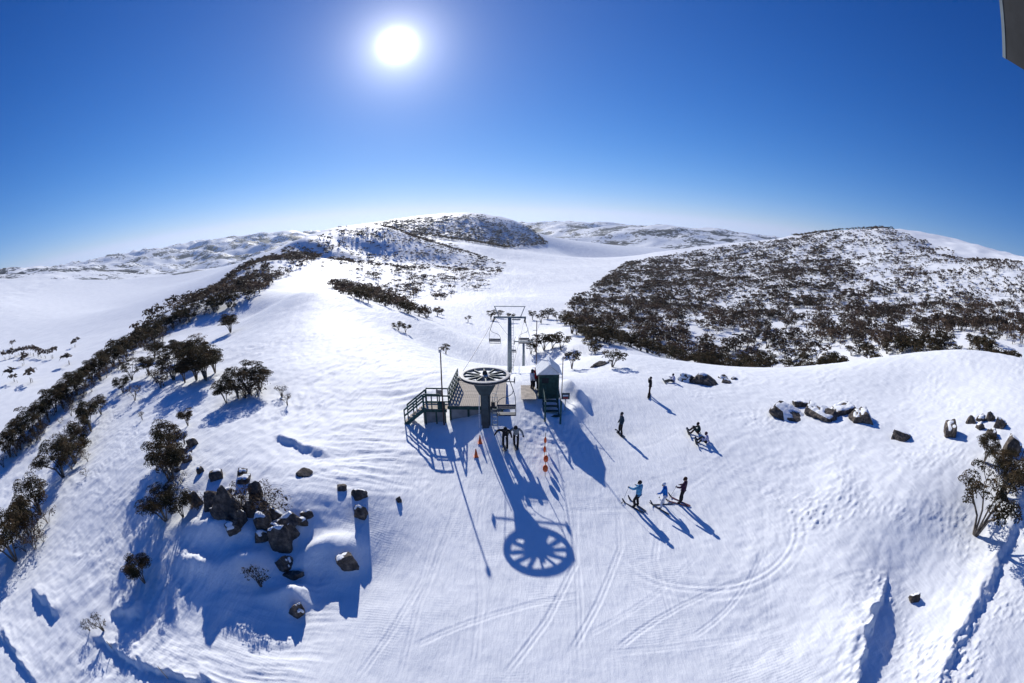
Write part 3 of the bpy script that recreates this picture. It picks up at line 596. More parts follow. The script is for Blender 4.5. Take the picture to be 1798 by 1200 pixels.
def boulder(px, py, w, h, label, group=None, seed=None, d=None, sink=.25, cap=.0, rz=None, tilt=0.0):
    """block of granite of width w, depth d and height h above the snow, set into the ground"""
    p = at(px, py); seed = seed if seed is not None else int(px * 7 + py); rr = np.random.default_rng(seed); d = d or w * .8
    bm = bmesh.new(); bmesh.ops.create_icosphere(bm, subdivisions=4 if w > 1.4 else 3, radius=1)
    co = np.array([v.co[:] for v in bm.verts]); fc = [tuple(v.index for v in f.verts) for f in bm.faces]; bm.free()
    qm, _r = np.linalg.qr(np.eye(3) + rr.normal(size=(3, 3)) * .33); ex = rr.normal(size=(5, 3)); ex /= np.linalg.norm(ex, axis=1)[:, None]
    dirs = np.concatenate([qm, -qm, ex]); offs = np.concatenate([rr.uniform(.5, .74, 6), rr.uniform(.66, .88, 5)])      # joint planes, then broken corners
    dd = co @ dirs.T; sc = np.min(np.where(dd > 1e-3, offs[None] / np.maximum(dd, 1e-3), 9), 1); rad = np.minimum(sc, 1.0)
    o = rr.uniform(0, 50, 3); nn = fbm(co[:, 0] * 1.6 + o[0] + co[:, 2], co[:, 1] * 1.6 + o[1] - co[:, 2] * .7, 4); crack = np.minimum(np.abs(noise(co[:, 0] * 1.3 + co[:, 2] * .9 + o[2], co[:, 1] * 1.3)) * 6, 1)
    rad = rad * (1 + .07 * nn) * (.88 + .12 * crack); v = co * rad[:, None] * np.array([w * .8, d * .8, h * 1.15]); v[:, 2] -= h * .06
    me = bpy.data.meshes.new('stone'); me.from_pydata(v.tolist(), [], fc); me.materials.append(M['rock']); me.polygons.foreach_set('use_smooth', [True] * len(fc)); me.update(); me.set_sharp_from_angle(angle=R(24))
    e = empty('boulder', p, -math.atan2(p.x, p.y) + (rz if rz is not None else rr.uniform(-.5, .5))); e.rotation_euler.x = tilt or rr.uniform(-.3, .3); e.rotation_euler.y = rr.uniform(-.3, .3); tag(e, label, 'boulder', group); link_mesh('stone', me, e)
    if cap > 0:
        nrm = np.array([q.normal[:] for q in me.polygons]); cen = np.array([q.center[:] for q in me.polygons]); hgt = (cen[:, 2] - v[:, 2].min()) / np.ptp(v[:, 2])
        pick = (nrm[:, 2] > .62 - .25 * cap) & (hgt > .55) & (noise(cen[:, 0] * 2.1 / w + 7, cen[:, 1] * 2.1 / w + o[0]) < -.1 + .75 * cap)
        sel = biggest([fc[i] for i in np.nonzero(pick)[0]])
        if len(sel) > 12:
            us = sorted({i for f in sel for i in f}); mp = {k: i for i, k in enumerate(us)}; vn = np.array([me.vertices[i].normal[:] for i in us]); cnt = {}
            for f in sel:
                for a_, b_ in zip(f, f[1:] + f[:1]): cnt[frozenset((a_, b_))] = cnt.get(frozenset((a_, b_)), 0) + 1
            edge = {i for k, c in cnt.items() if c == 1 for i in k}; off = np.array([-.02 if i in edge else .06 for i in us])
            cv = v[us] + vn * off[:, None]; cm = bpy.data.meshes.new('snow_cap'); cm.from_pydata(cv.tolist(), [], [tuple(mp[i] for i in f) for f in sel]); cm.materials.append(M['cap']); cm.polygons.foreach_set('use_smooth', [True] * len(sel)); cm.update(); link_mesh('snow_cap', cm, e)
    return e
# rocky bank on the left
boulder(402,905,1.6,1.6,'largest dark granite block standing in the rocky bank over the hollow', cap=.2)
boulder(372,888,1.0,1.1,'dark slab leaning on the largest block of the rocky bank')
boulder(450,872,.8,1.1,'upright dark stone right behind the largest block of the rocky bank', cap=.3)
boulder(492,955,1.2,1.35,'snow topped granite block at the outer corner of the rocky bank', cap=.9)
boulder(465,925,.9,1.0,'broken rock wedged between the two big blocks of the bank', cap=.3)
boulder(440,900,.7,.8,'small dark rock beside the gap between the big bank blocks')
boulder(505,915,1.2,.5,'flat ledge of dark rock above the snow topped corner block', cap=.4)
boulder(500,992,.8,.8,'dark rock low in the shade below the snow topped corner block', cap=.3)
boulder(515,1012,1.1,.3,'thin dark ledge of rock in the blue shade of the hollow', d=.4, rz=-.5)
boulder(610,990,.9,.9,'pointed brown rock half buried in a snow mound at the hollow', cap=.5)
boulder(520,1075,.6,.8,'single dark rock at the lower mouth of the hollow', cap=.4)
boulder(635,905,.7,1.0,'narrow dark rock on the sunlit edge above the hollow', cap=.4)
boulder(630,870,.8,.5,'grey rock on top of the sunlit edge above the hollow', cap=.3)
boulder(600,858,.6,.25,'little flat stone showing through the shelf snow above the hollow')
boulder(700,880,.3,.4,'tiny dark stone at the thin end of the shaded bank')
boulder(535,832,.9,.25,'low strip of stones on the smooth shelf snow')
for px, py, w, h in [(380,838,1.0,.6),(425,832,.7,.5),(428,843,.9,.35),(338,782,.8,.8),(330,808,.7,.5),(322,795,.6,.5),(352,830,.5,.5),(310,826,.5,.5)]:
    boulder(px, py, w, h, 'half buried dark rock on the shelf near the gums over the rocky bank', 'half buried shelf rocks', cap=.35)
for px, py, w, h in [(385,905,.8,.9),(422,918,.7,.9),(410,930,.8,.7),(462,945,.8,.6),(478,930,.9,.7),(515,940,.7,.8),(480,905,.9,.4),(528,918,.7,.3),(540,905,.6,.3),(395,870,.9,.5),(345,885,.7,1.1),(462,890,.6,.5)]:
    boulder(px, py, w, h, 'broken dark ledge block packed among the big stones of the rocky bank', 'ledge blocks of the rocky bank', cap=.55, d=w * .55, tilt=random.uniform(-.35, .35))
# right side
boulder(1384,730,2.9,.7,'left end boulder of the long brown outcrop above the run', cap=.3)
boulder(1446,728,3.0,.85,'wide middle boulder of the long brown outcrop above the run', cap=.3)
boulder(1480,722,2.4,.85,'rounded boulder between the middle and end boulders of the long outcrop', cap=.45)
boulder(1515,738,2.2,1.15,'tall right end boulder of the long brown outcrop above the run', cap=.3)
boulder(1405,712,1.6,.6,'flat slab behind the left end of the long brown outcrop', cap=.3)
boulder(1582,768,1.7,.6,'separate blocky boulder on the snow just past the long outcrop', cap=.3)
boulder(1668,762,1.3,1.7,'upright dark standing boulder alone on the sunlit slope', cap=.25, d=1.4)
boulder(1775,790,1.7,1.2,'big snow patched block at the edge of the boulder heap over the open crowned gum', cap=.6)
for px, py, w, h in [(1705,742,.9,.6),(1722,738,.9,.7),(1738,736,.9,.8),(1722,752,.8,.6),(1755,748,1.1,.9),(1740,765,1.0,.7)]:
    boulder(px, py, w, h, 'round brown stone in the heap beside the standing boulder', 'round stones of the boulder heap', cap=.4)
boulder(1605,1054,.55,.45,'small brown stone alone on the snow below the standing boulder', cap=.5)
boulder(1236,672,2.3,.9,'long low dark rock behind the sitting snowboarders at the brow', cap=.1)
boulder(1205,668,1.6,.9,'snow streaked rock next to the long low rock at the brow', cap=.8)
for px, py, w, h in [(1268,664,1.0,.4),(1275,672,.9,.35),(1290,666,.7,.3)]: boulder(px, py, w, h, 'little stone in the string at the brow past the long low rock', 'stones at the brow', cap=.3)
boulder(1052,642,2.6,.5,'thin dark rock edge on the snow hummock behind the hut', d=.8, rz=.9, cap=.2)
# ------------------------------------------------------------------ chairlift top station
LDIR = Vector((.075, 1, 0)).normalized(); LSIDE = Vector((LDIR.y, -LDIR.x, 0))   # along the line away from the top, and to its right
WC = Vector((-1.75, 27.1, 0)); WZ = 5.2; WR = 1.6
LRZ = math.atan2(-LDIR.x, LDIR.y)
gz = ground(WC.x, WC.y)
st = empty('bullwheel_station', (WC.x, WC.y, gz - .1), LRZ); tag(st, 'dark steel post carrying the big spoked return wheel of the chairlift', 'lift station')
top = WZ - gz + .1
b = MB(); b.box((0, 0, (top - .55) / 2 - .3), (.46, .42, top - .55 + .6)); b.box((-.27, .05, top * .4), (.07, .34, top * .8 - .4)); b.box((.27, .05, top * .4), (.07, .34, top * .8 - .4)); b.build('post', M['steel_dark'], st, bevel=.02)
b = MB(); v = [(-.34, -.26, top - 1.25), (.34, -.26, top - 1.25), (.34, .26, top - 1.25), (-.34, .26, top - 1.25), (-.72, -.34, top - .5), (.72, -.34, top - .5), (.72, .34, top - .5), (-.72, .34, top - .5)]
b.add(v, [(3, 2, 1, 0), (4, 5, 6, 7), (0, 1, 5, 4), (1, 2, 6, 5), (2, 3, 7, 6), (3, 0, 4, 7)]); b.build('head_bracket', M['steel_dark'], st, bevel=.02)
b = MB(); b.box((0, 0, top - .36), (.5, .5, .3)); b.box((-.3, 0, top - .36), (.07, .07, .3)); b.box((.3, 0, top - .36), (.07, .07, .3)); b.build('bearing_box', M['steel_dark'], st, bevel=.02)
wh = MB(); wh.lathe([(WR, -.09), (WR + .02, .09), (WR - .05, .11), (WR - .2, .11), (WR - .2, .07), (WR - .12, 0), (WR - .2, -.07), (WR - .2, -.11), (WR - .05, -.11)], 64, (0, 0, top), close=True)
wheel = wh.build('wheel_rim', M['steel_pale'], st, smooth=False)
li = MB(); li.lathe([(WR + .035, -.06), (WR + .035, .06), (WR + .015, .06), (WR + .015, -.06)], 64, (0, 0, top), close=True); li.build('rubber_liner', M['black'], wheel)
for k in range(12):
    a = 2 * math.pi * (k + .35) / 12; d = Vector((math.cos(a), math.sin(a), 0)); s = MB(); s.bar(d * .3 + Vector((0, 0, top)), d * (WR - .16) + Vector((0, 0, top)), .075, .14); s.build('spoke', M['steel_dark'], wheel)
h = MB(); h.lathe([(0, .12), (.12, .12), (.34, .09), (.36, .0), (.36, -.1), (.62, -.12), (.62, -.18), (0, -.18)], 32, (0, 0, top)); h.build('hub_plate', M['steel_pale'], wheel)
h = MB(); h.lathe([(0, .36), (.1, .34), (.13, .24), (.16, .1), (.16, .05)], 16, (0, 0, top + .03)); h.box((-.02, .18, top + .14), (.3, .1, .1)); h.build('axle_cap', M['black'], wheel, smooth=False)
ga = MB(); ga.bar((-1.85, .75, top - .62), (1.85, .75, top - .62), .06, .06); ga.bar((0, .2, top - .8), (0, .8, top - .62), .12, .12); ga.build('guide_arm', M['steel_dark'], st)
for s in (-1, 1):
    g = MB(); g.box((s * 1.87, .75, top - .5), (.05, .55, .28)); g.build('rope_guide', M['steel_dark'], st)
lad = MB()
for s in (.46, .78): lad.bar((s, .02, -.2), (s, .02, top - 1.4), .035, .035)
for k in range(9): lad.bar((.46, .02, .25 + k * .28), (.78, .02, .25 + k * .28), .028, .028)
lad.build('ladder', M['steel_grey'], st)
cb = MB(); cb.box((.52, -.12, 1.75), (.24, .2, .42)); cb.build('control_box', M['black'], st, bevel=.01)
cd = MB(); cd.tube([(-.42, -.1, -.1), (-.43, -.12, 1.0), (-.38, -.1, top - 1.3)], .025, 6); cd.build('conduit', M['trim_white'], st)

# haul rope
def line_pt(y, side, z): c = WC + LDIR * ((y - WC.y) / LDIR.y); p = c + LSIDE * (WR + .02) * side; return Vector((p.x, p.y, z))
def rope_z(y):
    ks = [(27.1, 5.2), (47, 5.0), (79, -6.0), (115, -14.5), (170, -20.5), (230, -25)]
    for (a, za), (b_, zb) in zip(ks, ks[1:]):
        if y <= b_: t = (y - a) / (b_ - a); return za + (zb - za) * t - 1.1 * t * (1 - t) * (b_ - a) / 32
    return ks[-1][1]
pts = [line_pt(y, -1, rope_z(y)) for y in np.linspace(230, 27.1, 90)]
pts += [Vector((WC.x, WC.y, WZ)) + Matrix.Rotation(LRZ, 3, 'Z') @ Vector((math.cos(a), math.sin(a), 0)) * (WR + .05) for a in np.linspace(math.pi, 2 * math.pi, 24)][1:-1]
pts += [line_pt(y, 1, rope_z(y)) for y in np.linspace(27.1, 230, 90)]
b = MB(); b.tube(pts, .02, 5); tag(b.build('haul_rope', M['rope'], smooth=True), 'thin steel rope looping round the spoked wheel and down the lift line', 'cable')

# chairs
def make_chair(loc, rz, label, swing=0.0):
    e = empty('lift_chair', loc, rz); tag(e, label, 'chair', None); e.rotation_euler.y = swing
    f = MB(); f.tube([(0, 0, .04), (.0, 0, -.1), (.16, 0, -.55), (.24, 0, -.8)], .028, 8); f.tube([(.24, 0, -.8), (.36, 0, -1.25), (.40, 0, -1.8), (.40, .05, -2.25), (.40, -.38, -2.42)], .022, 8)
    f.tube([(.24, 0, -.8), (.18, 0, -1.02), (.0, 0, -1.18), (-.4, 0, -1.3), (-.68, 0, -1.48), (-.8, 0, -1.75), (-.82, .05, -2.25), (-.82, -.38, -2.42)], .022, 8); f.build('hanger_frame', M['steel_dark'], e, smooth=True)
    g = MB(); g.box((0, 0, .03), (.09, .3, .1)); g.build('rope_grip', M['black'], e, bevel=.01)
    for z in (-1.9, -2.08): s = MB(); s.box((-.21, .07, z), (1.18, .04, .16)); s.build('backrest_slat', M['seat'], e)
    for k, y in enumerate((-.02, -.15, -.28, -.4)): s = MB(); s.box((-.21, y, -2.36 - k * .012), (1.18, .11, .035)); s.build('seat_slat', M['seat'], e)
    s = MB(); s.tube([(-.80, -.36, -1.95), (.38, -.36, -1.95)], .016, 6); s.tube([(-.80, .03, -1.9), (-.80, -.36, -1.95)], .016, 6); s.tube([(.38, .03, -1.9), (.38, -.36, -1.95)], .016, 6); s.build('safety_bar', M['steel_grey'], e)
    return e
make_chair(line_pt(26.8, 1, 5.17), 0, 'empty lift chair swinging round the right side of the spoked wheel')
def on_line(y, side, label): p = line_pt(y, side, rope_z(y) - .02); return make_chair(p, LRZ + (math.pi if side < 0 else 0), label)
on_line(45.2, -1, 'empty lift chair leaving past the left of the first lift tower')
on_line(50.0, 1, 'empty lift chair coming up right of the first lift tower')
on_line(70, -1, 'small lift chair going down between the two lift towers')
on_line(92, 1, 'tiny lift chair just below the second lift tower')
on_line(98, -1, 'tiny lift chair on the descending rope beyond the second tower')

# lift towers
def tower(y, label, hgt, big):
    c = WC + LDIR * ((y - WC.y) / LDIR.y); g = ground(c.x, c.y); rz = rope_z(y); e = empty('lift_tower', (c.x, c.y, g - .3), LRZ); tag(e, label, 'lift tower'); H = rz - g + .3
    m = MB(); m.tube([(0, 0, 0), (0, 0, H + .0)], [.27, .2], 14); m.build('mast', M['steel_grey'], e, smooth=True)
    m = MB(); m.bar((-1.75, 0, H + .05), (1.75, 0, H + .05), .2, .2); m.build('crossarm', M['steel_grey'], e, bevel=.02)
    if big:
        for s in (-1, 1): m = MB(); m.bar((s * 1.2, 0, H + .14), (s * 1.62, 0, H + 1.2), .09, .09); m.build('lifting_frame_leg', M['steel_grey'], e)
        m = MB(); m.bar((-1.7, 0, H + 1.24), (1.7, 0, H + 1.24), .09, .08); m.build('lifting_frame_beam', M['steel_grey'], e)
        m = MB()
        for z in np.arange(.8, H, .3): m.bar((.2, -.12, z), (.42, -.12, z), .025, .025)
        m.bar((.42, -.12, .6), (.42, -.12, H), .03, .03); m.build('ladder', M['steel_grey'], e)
        m = MB(); m.box((.75, -.4, H - .12), (.9, .5, .05)); m.build('work_platform', M['steel_grey'], e)
    else:
        for s in (-1, 1): m = MB(); m.bar((s * 1.75, 0, H + .1), (s * 1.5, 0, H + .95), .09, .09); m.build('lifting_frame_leg', M['steel_grey'], e)
        m = MB(); m.bar((0, -.1, H - .7), (1.7, -.1, H - .7), .07, .07); m.build('platform_rail', M['steel_grey'], e)
    for s in (-1, 1):
        t = MB(); t.box((s * 1.62, 0, H - .1), (.06, 2.1, .14)); tr = t.build('sheave_train', M['steel_dark'], e)
        for k in range(6):
            w = MB(); w.lathe([(0, -.05), (.17, -.05), (.15, 0), (.17, .05), (0, .05)], 14); o = w.build('sheave', M['black'], tr); o.location = (s * 1.62 + .06 * s, -.95 + k * .38, H - .18); o.rotation_euler = (0, math.pi / 2, 0)
    return e
tower(47, 'tall grey lift tower with an open frame on top behind the spoked wheel', 7, True)
tower(79, 'smaller grey lift tower farther down the lift line behind the first', 6, False)

# timber deck
DZ = 2.4; dx0, dx1, dy0, dy1 = -4.55, -.45, 28.75, 34.1
dk = empty('timber_deck', (-2.5, 31.4, DZ), 0); tag(dk, 'bleached timber deck with railing and side steps at the lift top', 'deck')
O = Vector((-2.5, 31.4, DZ))
pm = MB(); pm.box((0, 0, -.02), (.132, dy1 - dy0, .04)); pme = None
n = 29
for k in range(n):
    if pme is None:
        o = pm.build('plank', M['wood'], dk, bevel=.004); pme = o.data
    else:
        o = link_mesh('plank', pme, dk); bb = o.modifiers.new('bevel', 'BEVEL'); bb.width = .004; bb.segments = 1
    o.location = (dx0 + (k + .5) * (dx1 - dx0) / n - O.x, random.uniform(-.02, .02), random.uniform(-.004, .004))
b = MB(); b.box((0, dy0 - O.y - .03, -.16), (dx1 - dx0, .05, .24)); b.build('front_fascia', M['hut_green'], dk)
b = MB(); b.box((0, dy1 - O.y + .03, -.16), (dx1 - dx0, .05, .24)); b.build('rear_fascia', M['hut_green'], dk)
for x in (-1.9, -.6, .6, 1.8):
    for y in (-2.4, 0, 2.4):
        p = MB(); p.box((x, y, -1.3), (.14, .14, 2.4)); p.build('pile', M['hut_green'], dk)
b = MB(); b.box((-.3, dy0 - O.y + .25, -1.0), (3.3, .03, 1.4)); b.build('skirting_sheet', M['tin'], dk)
def railing(pts, h, nm, rails=(1.0, .62, .25), step=.75, parent=dk, m='rail_green'):
    pts = [Vector(p) - O for p in pts]
    for a, c in zip(pts, pts[1:]):
        L = (c - a).length; k = max(1, round(L / step))
        for i in range(k + 1): q = a.lerp(c, i / k); p = MB(); p.box(q + Vector((0, 0, h / 2 - .1)), (.075, .075, h + .2)); p.build('rail_post', M[m], parent)
        for r in rails: p = MB(); p.bar(a + Vector((0, 0, h * r)), c + Vector((0, 0, h * r)), .06, .1); p.build(nm, M[m], parent)
railing([(-4.5, 28.95, DZ), (-4.35, 33.6, DZ)], 1.15, 'handrail', (1.0, .68, .36, .06), .66)
# landing and steps on the left of the deck
lz = 2.15
b = MB(); b.box(Vector((-5.45, 29.2, lz - .03)) - O, (1.7, 1.1, .06)); b.build('landing', M['wood'], dk)
b = MB(); b.box(Vector((-5.45, 28.62, lz - .12)) - O, (1.7, .04, .2)); b.build('landing_fascia', M['hut_green'], dk)
railing([(-6.25, 29.75, lz), (-4.62, 29.75, lz)], 1.15, 'handrail', (1.0, .5, .1), .82)
railing([(-6.25, 28.68, lz), (-5.1, 28.68, lz)], 1.1, 'handrail', (1.0, .45), .58)
b = MB(); b.box(Vector((-5.25, 29.7, lz + .85)) - O, (.5, .04, .42)); b.build('notice_panel', M['tin'], dk)
b = MB(); b.box(Vector((-5.0, 28.75, lz + .25)) - O, (.5, .35, .45)); b.build('supply_box', M['hut_green'], dk, bevel=.01)
for x in (-6.2, -5.4, -4.75):
    p = MB(); p.box(Vector((x, 28.75, lz - 1.0)) - O, (.1, .1, 1.9)); p.build('pile', M['hut_green'], dk)
b = MB(); b.box(Vector((-5.6, 29.0, lz - .75)) - O, (1.6, .03, 1.2)); b.build('skirting_sheet', M['tin'], dk)
sx0, sx1, sz1 = -6.3, -7.75, .95
for k in range(6):
    t = (k + .5) / 6; p = MB(); p.box(Vector((sx0 + (sx1 - sx0) * t, 29.15, lz + (sz1 - lz) * t)) - O, (.27, 1.0, .05)); p.build('step', M['wood'], dk)
for y in (28.66, 29.7):
    p = MB(); p.bar(Vector((sx0, y, lz - .12)) - O, Vector((sx1, y, sz1 - .12)) - O, .05, .26); p.build('stair_stringer', M['rail_green'], dk)
    for r in (1.05, .6): p = MB(); p.bar(Vector((sx0, y, lz + r)) - O, Vector((sx1, y, sz1 + r)) - O, .07, .12); p.build('handrail', M['rail_green'], dk)
    for x, z in ((sx0, lz), ((sx0 + sx1) / 2, (lz + sz1) / 2), (sx1, sz1)): p = MB(); p.box(Vector((x, y, z + .4)) - O, (.08, .08, 1.35)); p.build('rail_post', M['rail_green'], dk)
# unloading boards beside the hut
ub = empty('unloading_boards', (1.25, 32.0, 2.3), 0); tag(ub, 'weathered boards laid flat beside the green hut', 'boards')
bg_z = [ground(1.25, y) for y in (30.5, 32, 33.5)]
for k in range(7): p = MB(); p.box(((k - 3) * .16, 0, max(bg_z) - 2.3 + .03), (.15, 3.0, .05)); p.build('plank', M['wood'], ub)
# lamp pole
lg = 2.1
lp = empty('lamp_pole', (-4.83, 28.45, 1.0)); tag(lp, 'tall thin brown pole with a small lamp head beside the deck steps', 'lamp pole')
b = MB(); b.tube([(0, 0, -.4), (0, 0, 3.0), (.02, 0, 5.4)], [.055, .05, .04], 10); b.build('pole', M['pole_brown'], lp, smooth=True)
b = MB(); b.box((.0, -.05, 5.52), (.16, .3, .24)); b.build('lamp_head', M['steel_pale'], lp, bevel=.02)
b = MB(); b.bar((0, 0, 1.2), (.0, .3, 1.2), .04, .04); b.build('bracket', M['pole_brown'], lp)

# green hut with white roof
hx, hy = 2.8, 32.4; hz = 2.2
hut = empty('lift_hut', (hx, hy, hz)); tag(hut, 'small dark green operator hut with white gabled sheet roof', 'hut')
hw, hd_, hh = 1.5, 1.9, 1.6
for nm, c, d in (('front_wall', (0, -hd_ / 2, hh / 2 - .1), (hw, .06, hh + .2)), ('back_wall', (0, hd_ / 2, hh / 2 - .1), (hw, .06, hh + .2)), ('side_wall', (-hw / 2 + .03, 0, hh / 2 - .1), (.06, hd_ - .07, hh + .2)), ('side_wall', (hw / 2 - .03, 0, hh / 2 - .1), (.06, hd_ - .07, hh + .2))):
    b = MB(); b.box(c, d); b.build(nm, M['hut_green'], hut)
for k in range(7): b = MB(); b.box((0, -hd_ / 2 - .042, .14 + k * .22), (hw - .01, .02, .205)); b.build('weatherboard', M['hut_green'], hut, bevel=.006)
b = MB(); b.box((-.3, -hd_ / 2 - .058, 1.15), (.5, .02, .4)); w = b.build('window', M['black'], hut)
for sy, nm in ((-1, 'gable'), (1, 'gable')):
    b = MB(); y0 = sy * (hd_ / 2 + .1); b.add([(-hw / 2 - .08, y0, hh + .02), (hw / 2 + .08, y0, hh + .02), (0, y0, hh + .72), (-hw / 2 - .08, y0 - sy * .05, hh + .02), (hw / 2 + .08, y0 - sy * .05, hh + .02), (0, y0 - sy * .05, hh + .72)],
        [(0, 1, 2), (5, 4, 3), (0, 3, 4, 1), (1, 4, 5, 2), (2, 5, 3, 0)]); b.build(nm, M['trim_white'], hut)
for s in (-1, 1):
    b = MB(); a = Vector((0, 0, hh + .82)); c = Vector((s * (hw / 2 + .2), 0, hh + .02)); b.bar(a, c, hd_ + .5, .05, up=(0, 0, 1)); rf = b.build('roof_sheet', M['roof_white'], hut)
    for k in range(8):
        r = MB(); y = -hd_ / 2 - .12 + k * (hd_ + .24) / 7; r.bar(a + Vector((s * .03, y, .02)), c + Vector((0, y, .035)), .03, .03); r.build('roof_rib', M['roof_white'], rf)
b = MB(); b.box((0, 0, hh + .85), (.16, hd_ + .52, .05)); b.build('ridge_cap', M['roof_white'], hut)
b = MB(); b.box((0, 0, -.22), (hw + .1, hd_ + .1, .2)); b.build('floor_frame', M['hut_green'], hut)
for sx in (-1, 1):
    for sy in (-1, 1): b = MB(); b.box((sx * .65, sy * .85, -1.0), (.12, .12, 1.7)); b.build('stilt', M['hut_green'], hut)
for x, y, hgt, lab in ((2.0, 35.0, 5.2, 'thin dark mast with short cross bars behind the green hut'), (4.05, 33.6, 3.2, 'slim grey stake with wire rungs on the right of the hut')):
    g = ground(x, y); e = empty('mast', (x, y, g)); tag(e, lab, 'pole'); b = MB(); b.tube([(0, 0, -.3), (0, 0, hgt)], .035, 8); b.build('pole', M['pole_brown'], e)
    for z in ((1.2, 2.6, 4.4) if hgt > 4 else (1.5, 2.6)): c = MB(); c.bar((-.3, 0, z), (.06, 0, z), .03, .03); c.build('cross_bar', M['pole_brown'], e)
# steps and gate in front of the hut
sg = empty('hut_steps', (2.9, 29.2, .9)); tag(sg, 'dark timber steps with tall posts leading up to the green hut', 'steps')
for x in (-.58, .52):
    g = ground(2.9 + x, 28.5) - .9; b = MB(); b.box((x, -.7, (g + 1.95) / 2 - .15), (.12, .12, 1.95 - g + .3)); b.build('post', M['rail_green'], sg)
    b = MB(); b.box((x, 1.5, .9), (.1, .1, 2.6)); b.build('post', M['rail_green'], sg); b = MB(); b.bar((x, -.7, 1.75), (x, 1.5, 2.1), .06, .1); b.build('handrail', M['rail_green'], sg)
    b = MB(); b.bar((x, -.75, -.25), (x, 1.5, 1.2), .06, .22); b.build('stringer', M['hut_green'], sg)
for k in range(6): b = MB(); b.box((-.03, -.6 + k * .38, -.05 + k * .24), (1.04, .3, .05)); b.build('tread', M['hut_green'], sg)
sn = empty('notice_sign', (3.95, 30.4, ground(3.95, 30.4))); tag(sn, 'little white and red notice on a post right of the hut steps', 'sign')
b = MB(); b.bar((0, 0, -.3), (0, 0, 1.3), .05, .05); b.build('post', M['rail_green'], sn)
b = MB(); b.box((0, -.045, 1.15), (.62, .03, .5)); pn = b.build('board', M['steel_dark'], sn); b = MB(); b.box((0, -.066, 1.2), (.4, .01, .12)); b.build('white_band', M['trim_white'], pn); b = MB(); b.box((0, -.066, 1.02), (.36, .01, .1)); b.build('red_band', M['sign_red'], pn)

# orange markers
def cone(px, py, s, label, group):
    p = at(px, py); e = empty('traffic_cone', p); tag(e, label, 'cone', group); b = MB(); b.box((0, 0, .01), (.3 * s, .3 * s, .03)); b.build('base', M['orange'], e); b = MB(); b.lathe([(.12 * s, .02), (.03 * s, .55 * s), (0, .56 * s)], 14); b.build('cone', M['orange'], e, smooth=True)
cone(843, 778, 1.0, 'small orange cone on the snow in front of the wheel post', 'orange cones before the wheel post'); cone(836, 802, 1.0, 'small orange cone on the snow in front of the wheel post', 'orange cones before the wheel post')
def marker(px, py, r, label, n=0):
    p = at(px, py); e = empty('marker_pole', p); tag(e, label, 'marker', 'orange markers below the hut steps'); b = MB(); b.tube([(0, 0, -.2), (0, 0, 1.05)], .02, 6); b.build('stake', M['bamboo'], e)
    b = MB(); b.lathe([(0, .3), (r * .7, .34), (r, .46), (r * .95, .62), (r * .5, .74), (0, .76)], 14); b.build('orange_disc', M['orange'], e, smooth=True)
for px, py, r in ((957, 786, .09), (956, 802, .09), (958, 819, .15), (957, 836, .16)): marker(px, py, r, 'orange pad on a thin stake in the row below the hut steps')
for px, py, h in ((295, 1192, .9), (196, 1138, .5)): p = at(px, py); e = empty('bamboo_stake', p); tag(e, 'thin bamboo stake at the edge of the groomed track', 'stake', 'stakes along the groomed track'); b = MB(); b.tube([(0, 0, -.2), (.03, 0, h)], .02, 6); b.build('cane', M['bamboo'], e)

# steel section hanging from the beam overhead
hp = ray(1768, 60) * 3.0; A = Vector(ray(1757, 0) * 3.0) + Vector((0, 0, CAMZ)); B = Vector(ray(1763, 102) * 3.0) + Vector((0, 0, CAMZ)); ax = (A - B).normalized(); vw = Vector(ray(1768, 60)); xr = ax.cross(vw).normalized()
if xr.dot(Vector(ray(1797, 106)) - Vector(ray(1763, 102))) < 0: xr = -xr
yr = vw - ax * vw.dot(ax); yr.normalize(); yr = (yr + xr * .55).normalized(); xr2 = (xr - yr * xr.dot(yr)).normalized()
ob = empty('overhead_bracket', B); tag(ob, 'dark steel box section with a pale edge hanging overhead in the sky', 'bracket')
rot = Matrix((xr2, yr, ax)).transposed()
b = MB(); b.box(rot @ Vector((.16, .12, .8)), (.3, .22, 1.6), rot); b.build('box_section', M['black'], ob)
b = MB(); b.box(rot @ Vector((-.005, .12, .802)), (.025, .225, 1.605), rot); b.build('edge_strip', M['steel_grey'], ob)
b = MB(); b.bar(rot @ Vector((.16, .12, 1.62)), rot @ Vector((.16, .12, 1.62)) + Vector((1.2, -3.0, .3)), .16, .2); b.build('overhead_beam', M['steel_grey'], ob)

# sea of cloud on the horizon
def cloud_mat():
    m = bpy.data.materials.new('cloud'); m.use_nodes = True; p = m.node_tree.nodes['Principled BSDF']; p.inputs['Base Color'].default_value = (.9, .9, .92, 1); p.inputs['Roughness'].default_value = 1; p.inputs['Specular IOR Level'].default_value = 0; return m
azs = np.radians(np.arange(-8, 46, .25)); rs = np.linspace(16000, 26000, 24); AA, RR = np.meshgrid(azs, rs, indexing='ij'); X, Y = RR * np.sin(AA), RR * np.cos(AA)
Zc = 190 + 110 * fbm(X / 1500, Y / 1500, 4) + (RR - 16000) / 10000 * 120; fade = sstep(-8, 0, np.degrees(AA)) * (1 - sstep(36, 45, np.degrees(AA))); Zc = Zc * fade - 700 * (1 - fade)
na, nr = X.shape; idx = np.arange(na * nr).reshape(na, nr); q = np.stack([idx[:-1, :-1], idx[:-1, 1:], idx[1:, 1:], idx[1:, :-1]], -1).reshape(-1, 4); me = bpy.data.meshes.new('cloud_bank'); me.from_pydata(np.stack([X, Y, Zc], -1).reshape(-1, 3).tolist(), [], q.tolist())
me.materials.append(cloud_mat()); me.polygons.foreach_set('use_smooth', [True] * len(q)); me.update(); tag(link_mesh('cloud_bank', me), 'low white sea of cloud on the horizon', 'cloud', kind='stuff')

